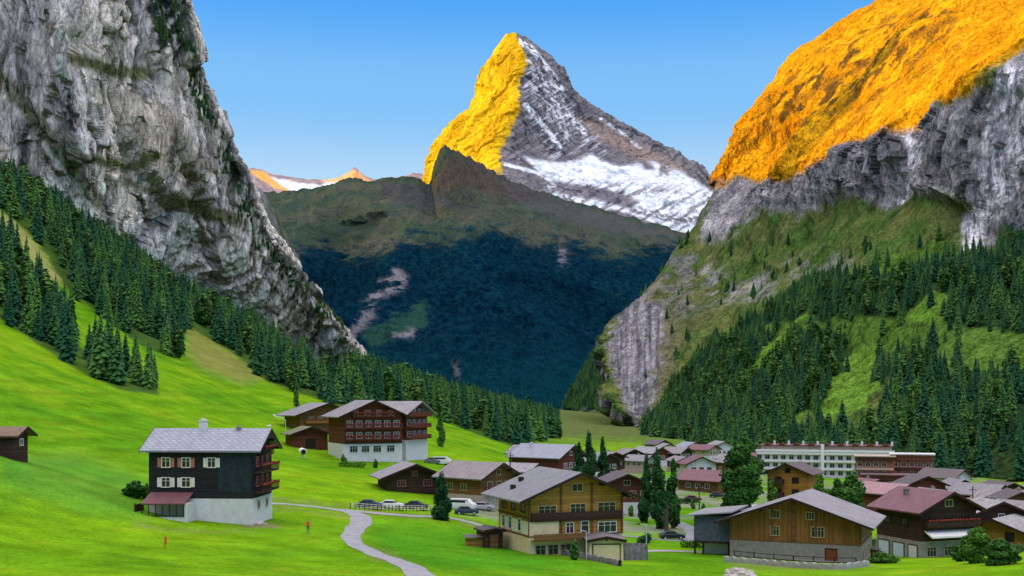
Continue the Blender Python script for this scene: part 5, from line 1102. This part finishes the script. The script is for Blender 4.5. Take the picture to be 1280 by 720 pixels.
def car_meshes(kind, pm):
    k = (kind, pm.name)
    if k in CARM: return CARM[k]
    if kind == 'van':
        S_ = [(-2.4, ring(.86, .38, .85, .92, .80)), (-2.25, ring(.9, .28, 1.0, 1.15, .84)), (-1.7, ring(.92, .26, 1.1, 1.38, .82)), (-1.2, ring(.93, .26, 1.25, 1.95, .74)), (2.2, ring(.93, .26, 1.25, 1.98, .76)), (2.4, ring(.9, .35, 1.2, 1.85, .74))]
        G_ = MB().prism([(-1.62, 1.40), (-1.14, 1.90), (-1.05, 1.90), (-1.05, 1.35)], -.80, .80, 'x').box(-.885, .885, -.9, 1.9, 1.32, 1.78)
    else:
        S_ = [(-2.1, ring(.78, .36, .58, .66, .74)), (-1.95, ring(.86, .26, .66, .78, .8)), (-1.0, ring(.88, .24, .74, .94, .80)), (-.35, ring(.88, .24, .84, 1.40, .62)), (.95, ring(.88, .24, .84, 1.42, .63)), (1.65, ring(.87, .24, .84, 1.0, .76)), (2.05, ring(.84, .30, .8, .92, .74))]
        G_ = MB(); G_.prism([(-.98, .97), (-.40, 1.36), (-.30, 1.36), (-.5, .92)], -.66, .66, 'x'); G_.prism([(-.85, .93), (-.36, 1.33), (.95, 1.35), (1.5, 1.0), (1.4, .93)], -.795, .795, 'x')
    b_ = loft(S_, 'body', pm); g_ = G_.mesh('window', M_glass)
    w_ = MB().bar((-.11, 0, 0), (.11, 0, 0), .33, 16).mesh('wheel', M_tyre); r_ = MB().bar((-.12, 0, 0), (.12, 0, 0), .19, 10).mesh('rim', M_rim); h_ = MB().box(-.16, .16, -.04, .04, -.07, .07).mesh('headlight', M_lamp)
    CARM[k] = (b_, g_, w_, r_, h_); return CARM[k]
def car(label, px, py, rz, kind='car', color='white', loc=None, cat=None, name=None, group=None):
    p = loc or hit(px, py); b_, g_, w_, r_, h_ = car_meshes(kind, PT[color])
    t = thing(name or ('parked_van' if kind == 'van' else 'parked_car'), label, cat or kind, (p[0], p[1], p[2]+.06), rz, group)
    child('body', b_, t); child('window', g_, t)
    L_ = 1.5 if kind == 'van' else 1.3
    for sx_ in (-1, 1):
        for sy_ in (-1, 1): wo = child('wheel', w_, t, (sx_*.82, sy_*L_, .33)); child('rim', r_, wo, (sx_*.003, 0, 0))
        child('headlight', h_, t, (sx_*.6, -2.38 if kind == 'van' else -2.0, .85 if kind == 'van' else .62))
    return t
G1 = 'cars parked along the upper road'; G2 = 'cars parked on the terrace below the hotel'
car('dark blue car parked behind the white railing on the upper road', 462, 636, R(88), color='dark blue', group=G1); car('white car parked between two dark cars behind the railing', 489, 636, R(92), color='white', group=G1); car('black car parked behind the railing nearest the slim dark tree', 520, 637, R(86), color='black', group=G1)
car('white van parked in front of the mauve roofed chalet', 578, 638, R(70), 'van', 'white'); car('dark blue car parked beside the white van near the woodshed', 583, 644, R(95), color='dark blue'); car('silver car parked between the white van and the honey chalet', 604, 638, R(80), 'car', 'silver')
for i, (a, c_, k_, lb) in enumerate([(541, 'grey', 'car', 'grey car at the hotel end of the terrace'), (553, 'white', 'van', 'white van in the parking row on the terrace'), (567, 'black', 'car', 'black car in the parking row on the terrace'), (581, 'white', 'car', 'white car in the middle of the terrace parking row'), (597, 'silver', 'car', 'silver car in the terrace parking row'), (612, 'white', 'van', 'white van at the far end of the terrace parking row')]):
    q = ground_at(a, 285); car(lb, 0, 0, R(80+i*4), k_, c_, loc=q, group=G2)
car('grey car parked on the lawn beneath the tall bare trunk', 818, 630, R(60), color='grey'); car('dark red car parked on the lawn right of the trunk', 866, 627, R(85), color='dark red'); car('black and white car on the lane left of the slate annex', 840, 675, R(95), color='black')
car('grey van parked before the wide barn', 962, 696, R(88), 'van', 'grey')

# ---- person
def person(label, p, rz, shirt, trousers, h=1.74):
    t = thing('person', label, 'person', p, rz)
    me = bpy.data.meshes.new('body'); k = h/1.74
    J = [((0, 0, .95), .13), ((0, 0, 1.18), .125), ((0, .01, 1.38), .155), ((0, 0, 1.49), .055), ((0, -.01, 1.56), .075), ((0, -.015, 1.66), .095), ((0, -.01, 1.72), .06),
      ((-.19, 0, 1.40), .06), ((-.26, .03, 1.14), .042), ((-.24, -.10, .92), .034), ((-.24, -.13, .84), .035), ((.19, 0, 1.40), .06), ((.27, .0, 1.15), .042), ((.25, -.14, .96), .034), ((.24, -.18, .89), .035),
      ((-.10, 0, .86), .095), ((-.11, -.06, .48), .062), ((-.11, .04, .09), .042), ((-.12, -.12, .035), .036), ((.10, 0, .86), .095), ((.12, .02, .48), .062), ((.13, .12, .09), .042), ((.14, -.02, .035), .036)]
    E = [(0, 1), (1, 2), (2, 3), (3, 4), (4, 5), (5, 6), (2, 7), (7, 8), (8, 9), (9, 10), (2, 11), (11, 12), (12, 13), (13, 14), (0, 15), (15, 16), (16, 17), (17, 18), (0, 19), (19, 20), (20, 21), (21, 22)]
    me.from_pydata([tuple(Vector(a)*k) for a, _ in J], E, []); o = child('body', me, t); o.modifiers.new('skin', 'SKIN'); sv = me.skin_vertices[0].data
    for i, (_, r_) in enumerate(J): sv[i].radius = (r_*k, r_*k)
    sv[0].use_root = True; o.modifiers.new('sub', 'SUBSURF').levels = 1; o.modifiers['sub'].render_levels = 2
    m, nt, b = new_mat('skin_and_clothes'); tc = N(nt, 'ShaderNodeTexCoord'); sp = N(nt, 'ShaderNodeSeparateXYZ'); nt.links.new(tc.outputs['Object'], sp.inputs[0])
    rp = N(nt, 'ShaderNodeValToRGB'); dv = N(nt, 'ShaderNodeMath', operation='DIVIDE'); dv.inputs[1].default_value = 2.0; nt.links.new(sp.outputs[2], dv.inputs[0]); nt.links.new(dv.outputs[0], rp.inputs[0]); e = rp.color_ramp; e.interpolation = 'CONSTANT'
    e.elements[0].color = (.03, .02, .015, 1); e.elements[1].position = .045*k; e.elements[1].color = (*trousers, 1)
    for ps, cc in ((.47*k, shirt), (.745*k, (.5, .30, .22))): q = e.elements.new(ps); q.color = (*cc, 1)
    nt.links.new(rp.outputs[0], b.inputs['Base Color']); me.materials.append(m)
    hr = MB(); hr.bar((0, .02*k, 1.64*k), (0, 0, 1.775*k), .108*k, 8, .06*k); hr.put('hair', M_trim, t, smooth=True)
    MB().box(-.018*k, .018*k, -.125*k, -.09*k, 1.62*k, 1.66*k).put('nose', m, t)
    return t
person('person in orange red top and grey trousers standing on the meadow right of the farmhouse', hit(385, 667), R(20), (.55, .10, .03), (.12, .12, .15))

# ---- little things on the meadow
p = hit(206, 686); t = thing('marker_post', 'small red marker post standing in the left foreground grass', 'post', p)
MB().bar((0, 0, -.3), (.06, 0, 1.25), .05, 8).put('pole', paint('red_marker_paint', (.65, .03, .01), .5), t); MB().box(-.05, .12, -.10, .10, .45, 1.2).put('board', paint('red_board_paint', (.75, .05, .01), .5), t, (.03, 0, 0))
M_metal = mat_noise('galvanised_metal', (.42, .45, .48), (.62, .64, .66), 2.0, .4, 1, .5)
p = hit(357, 546, 120); t = thing('snow_lance', 'tall bent grey pole with curved white head on the meadow behind the farmhouse', 'pole', p, R(10))
m = MB(); m.bar((0, 0, -.3), (0, 0, 4.6), .09, 8); m.put('pole', M_metal, t)
m = MB(); m.bar((0, 0, 4.55), (-.9, 0, 5.4), .09, 8); m.bar((-.9, 0, 5.38), (-2.7, 0, 5.75), .10, 8); m.bar((-2.7, 0, 5.72), (-3.5, 0, 6.2), .2, 8, .28); m.put('head', M_awn, t)
p = hit(288, 560, 120); t = thing('snow_lance', 'short grey pole with a white head on the meadow above the farmhouse roof', 'pole', (p[0], p[1]+40, gz1(p[0], p[1]+40)), R(-20))
MB().bar((0, 0, -.3), (0, 0, 4.2), .09, 8).put('pole', M_metal, t); MB().bar((-.5, 0, 4.2), (.5, 0, 4.5), .25, 8, .3).put('head', M_awn, t)
p = hit(378, 574, 150); t = thing('snow_gun', 'round white snow gun on a small stand right of the farmhouse roof', 'snow gun', p, R(30))
MB().bar((-.55, 0, 0), (0, 0, 1.4), .07, 6).bar((.55, 0, 0), (0, 0, 1.4), .07, 6).bar((0, .6, 0), (0, 0, 1.4), .07, 6).put('stand', M_metal, t)
MB().bar((0, -.75, 1.75), (0, .75, 1.95), .85, 16, .75).put('barrel', M_awn, t, smooth=True); MB().bar((0, -.8, 1.745), (0, -.77, 1.75), .62, 12).put('fan', M_trim, t)
def lamp(label, p, h):
    t = thing('street_lamp', label, 'street lamp', p); MB().bar((0, 0, -.2), (0, 0, h), .07, 8, .05).put('pole', M_metal, t); MB().bar((0, 0, h), (-.9, 0, h+.15), .045, 6).put('arm', M_metal, t); MB().box(-1.3, -.8, -.12, .12, h+.08, h+.2).put('lamp_head', M_trim, t)
lamp('grey street lamp at the lane right of the beige garage', hit(808, 700), 4.6); lamp('grey street lamp left of the beige garage door', hit(733, 700), 3.6)
def boulder(label, p, s, seed):
    bm = bmesh.new(); bmesh.ops.create_icosphere(bm, subdivisions=4, radius=1)
    co_ = np.array([v.co for v in bm.verts]); d = 1+.28*fbm(co_*1.1+seed, 4, .6)
    for v, q in zip(bm.verts, d): v.co = Vector((v.co.x*s[0], v.co.y*s[1], v.co.z*s[2]))*float(q)
    me = bpy.data.meshes.new('boulder'); bm.to_mesh(me); bm.free(); me.materials.append(ROCK_S); o = bpy.data.objects.new('boulder', me); col.objects.link(o); o.location = p; tag(o, label, 'boulder')
ROCK_S = mat_noise('boulder_stone', (.30, .26, .24), (.55, .49, .46), 1.5, bump=.5)
boulder('pinkish grey boulder in the meadow at the lower edge below the barn', hit(925, 722), (1.9, 1.4, 1.0), 3)
boulder('flat pale rock beside the drive right of the farmhouse', hit(318, 655), (1.6, 1.0, .35), 8)

# ---- garden trees and bushes
def g(px, py, y0=70): return hit(px, py, y0)
def h_of(p, py_top): return (HY-py_top)/F*p[1]+CZ-p[2]
p = ground_at(929, 215); leafy(p, h_of(p, 530), 7.0, 'great dense round green tree between the red roofed house and the white hotel', 5, 15000, .30, M_leaf, z0=.02, k=18)
p = ground_at(551, 182); leafy(p, h_of(p, 586), 3.4, 'slim dark egg shaped tree at the end of the white railing', 9, 6000, .16, foliage_mat('dark_hedge_leaves', (.012, .07, .022), (.02, .09, .03), .8), egg=True, z0=.0, k=10, name='cypress_tree')
M_dk = foliage_mat('dense_dark_leaves', (.014, .075, .026), (.03, .11, .032), .8)
def dense(px_, Y_, top, w, label, seed, mat=None): p = ground_at(px_, Y_); return leafy(p, h_of(p, top), w*1.4, label, seed, 6000, .24, mat or M_dk, egg=True, z0=.10, k=9, name='conifer_tree')
dense(822, 205, 557, 2.9, 'tall dark conifer left of the grey trunk on the lawn', 31)
dense(841, 207, 570, 2.3, 'bright edged conifer right of the grey trunk on the lawn', 32, M_leaf)
dense(808, 214, 566, 2.2, 'shorter conifer leftmost of the lawn trees beside the red chalet', 33)
dense(737, 262, 536, 3.3, 'tallest of the dark conifers behind the small gabled cabin', 34); dense(753, 265, 545, 2.9, 'second dark conifer right behind the small gabled cabin', 35); dense(724, 268, 552, 2.6, 'small conifer left of the pair behind the cabin', 36)
p = ground_at(833, 196); t = thing('bare_trunk', 'grey bare tree trunk with lopped limbs on the lawn', 'tree trunk', p); child('trunk', limb_trunk(6.5, .42, 3), t)
p = ground_at(1066, 205); leafy(p, h_of(p, 586), 4.2, 'round leafy tree behind the right end of the barn roof', 12, 3600, .3)
p = ground_at(1046, 212); leafy(p, h_of(p, 594), 3.6, 'low spreading tree between the orange house and the wine red roof', 13, 3000, .3)
p = ground_at(1024, 225); leafy(p, h_of(p, 590), 3.0, 'yellow green tree touching the orange timber house', 14, 2600, .28, M_bush)
p = ground_at(965, 222); leafy(p, h_of(p, 596), 2.0, 'olive green small tree left of the orange timber house', 24, 1600, .25, M_bush)
p = g(1222, 704); leafy(p, h_of(p, 655), 3.2, 'tall flowering bush right of the white awning chalet', 15, 7000, .15, M_bush, z0=0, name='bush', cat='bush', trunk=False)
p = g(1250, 706); leafy(p, h_of(p, 672), 3.8, 'dark green bush on the right foreground slope', 16, 7000, .15, M_leaf, z0=0, name='bush', cat='bush', trunk=False)
p = g(1200, 702); leafy(p, h_of(p, 680), 2.6, 'low bush at the foot of the tall flowering bush', 17, 1500, .15, M_leaf, z0=0, name='bush', cat='bush', trunk=False)
p = g(1103, 704); leafy(p, h_of(p, 689), 3.4, 'low leafy shrub at the right corner of the wide barn', 18, 1800, .16, M_bush, z0=0, name='bush', cat='bush', trunk=False)
p = ground_at(168, 156); leafy(p, h_of(p, 600), 3.0, 'dark bush at the left end of the black farmhouse', 19, 2600, .17, M_leaf, z0=0, name='bush', cat='bush', trunk=False)
p = ground_at(183, 158); leafy(p, h_of(p, 604), 1.2, 'bright green bush tucked against the farmhouse porch', 20, 1400, .15, M_bush, z0=0, name='bush', cat='bush', trunk=False)
p = ground_at(551, 345); leafy(p, h_of(p, 513), 2.4, 'light green bush on the hill crest right of the hotel', 21, 1600, .28, M_bush, z0=0, name='bush', cat='bush', trunk=False)
p = ground_at(488, 350); leafy(p, h_of(p, 484), 2.2, 'pale birch behind the left side of the hotel roof', 22, 1400, .3, M_bush)
p = ground_at(508, 352); leafy(p, h_of(p, 488), 2.0, 'smaller pale birch behind the middle of the hotel roof', 23, 1400, .3, M_bush)
p = ground_at(371, 352); leafy(p, h_of(p, 474), 1.7, 'small light green tree above the long low chalet', 25, 1100, .26, M_bush)
p = g(718, 700); leafy(p, 2.6, 1.0, 'dark upright bush left of the lamp by the beige garage', 26, 1400, .12, M_leaf, z0=0, name='bush', cat='bush', trunk=False)
for i, (a, b_, s_, lb) in enumerate([(880, 240, 1.2, 'small bush on the lawn below the mauve red roof'), (866, 250, 1.0, 'round bush on the lawn near the red car'), (895, 215, 1.3, 'bush at the foot of the great round tree'), (790, 225, 1.3, 'bush at the corner of the red timber chalet'), (660, 240, 1.4, 'bush between the small white roof and the honey chalet'), (1142, 222, 1.6, 'bush behind the wine red roof'), (1206, 200, 1.5, 'bush below the cream house'), (430, 268, 1.3, 'dark bush at the left foot of the hotel'), (470, 266, 1.2, 'dark bush in front of the white hotel base'), (505, 268, 1.1, 'bush at the right foot of the hotel')]):
    p = ground_at(a, b_); leafy(p, s_*1.7, s_, lb, 40+i, 700, .17, [M_leaf, M_bush][i % 2], z0=0, k=4, name='bush', cat='bush', trunk=False)

# ---- hedges, woodpiles, utility poles
def hedge(label, px_, Y_, rz, l, h=1.1, w=.9, seed=0, mat=M_leaf):
    p = ground_at(px_, Y_); t = thing('hedge', label, 'hedge', p, rz); k = max(3, int(l/1.1))
    child('foliage', leaf_crown('foliage', seed, [(-l/2+l*(i+.5)/k, random.uniform(-.1, .1), h*.5, l/k*.75, w*.6, h*random.uniform(.5, .68)) for i in range(k)], int(l*260), .11, mat), t)
for i, (a, b_, r_, l_, lb) in enumerate([(655, 168, 8, 5, 'clipped hedge behind the woodshed'), (806, 176, 70, 6, 'hedge along the lane right of the honey chalet'), (872, 172, 5, 5, 'hedge behind the slate annex'), (1090, 190, 30, 5, 'hedge between the barn and the wine red roof'), (1215, 176, 15, 6, 'hedge behind the flowering bush'), (1255, 170, 10, 6, 'hedge before the orange walled chalet'), (700, 215, 0, 7, 'hedge between the little cabin and the honey chalet'), (850, 262, 15, 9, 'hedge crossing the lawn behind the red car'), (925, 300, 5, 9, 'hedge behind the great round tree'), (1010, 320, -10, 12, 'long hedge in front of the white hotel'), (1070, 300, -15, 9, 'hedge in front of the terraced hotel'), (440, 262, 12, 6, 'low hedge below the hotel balconies')]):
    hedge(lb, a, b_, R(r_), l_, 1.3, 1.0, 80+i, [M_leaf, M_dk, M_bush][i % 3])
def woodpile(label, p, rz, l=3.2, rows=5):
    t = thing('woodpile', label, 'woodpile', p, rz); m = MB(); e_ = MB()
    for r_ in range(rows):
        for i in range(int(l/.24)): x = -l/2+.12+i*.24+(r_ % 2)*.12; m.bar((x, -.45+random.uniform(-.05, .05), .12+r_*.21), (x, .45, .12+r_*.21), .115, 6)
    m.put('logs', W_honey, t); MB().prism([(-.75, rows*.21+.2), (.75, rows*.21+.45), (.75, rows*.21+.5), (-.75, rows*.21+.25)], -l/2-.2, l/2+.2, 'x').put('cover', R_brown, t)
woodpile('covered woodpile against the left end of the woodshed', ground_at(596, 151), R(15)); woodpile('covered woodpile beside the right corner of the barn', ground_at(1094, 163), R(70), 2.6)
def pole(label, p, h=8.5):
    t = thing('utility_pole', label, 'utility pole', p, R(20)); MB().bar((0, 0, -.4), (0, 0, h), .14, 8, .09).put('pole', M_trim, t); MB().box(-.8, .8, -.05, .05, h-.7, h-.58).put('crossarm', M_trim, t)
    m = MB(); [m.bar((x, 0, h-.58), (x, 0, h-.4), .05, 6) for x in (-.65, 0, .65)]; m.put('insulators', M_frame, t)
pole('thin wooden utility pole by the lane right of the lawn trees', ground_at(874, 205)); pole('thin wooden utility pole rising between the roofs right of the wine red roof', ground_at(1216, 208), 9.5); pole('thin wooden utility pole behind the mauve roofed chalet', ground_at(638, 236), 9)
for a, b_, r_, k_, c_, lb in [(1128, 214, 60, 'car', 'silver', 'silver car parked behind the wine red roof'), (948, 250, 85, 'car', 'white', 'white car parked left of the orange timber house'), (1010, 300, 80, 'van', 'white', 'white van parked in front of the long white hotel'), (1046, 305, 84, 'car', 'dark blue', 'dark blue car parked in front of the long white hotel'), (760, 300, 70, 'car', 'white', 'white car parked on the lane behind the red chalet'), (897, 285, 80, 'car', 'black', 'black car parked below the mauve red roof')]:
    car(lb, 0, 0, R(r_), k_, c_, loc=ground_at(a, b_))
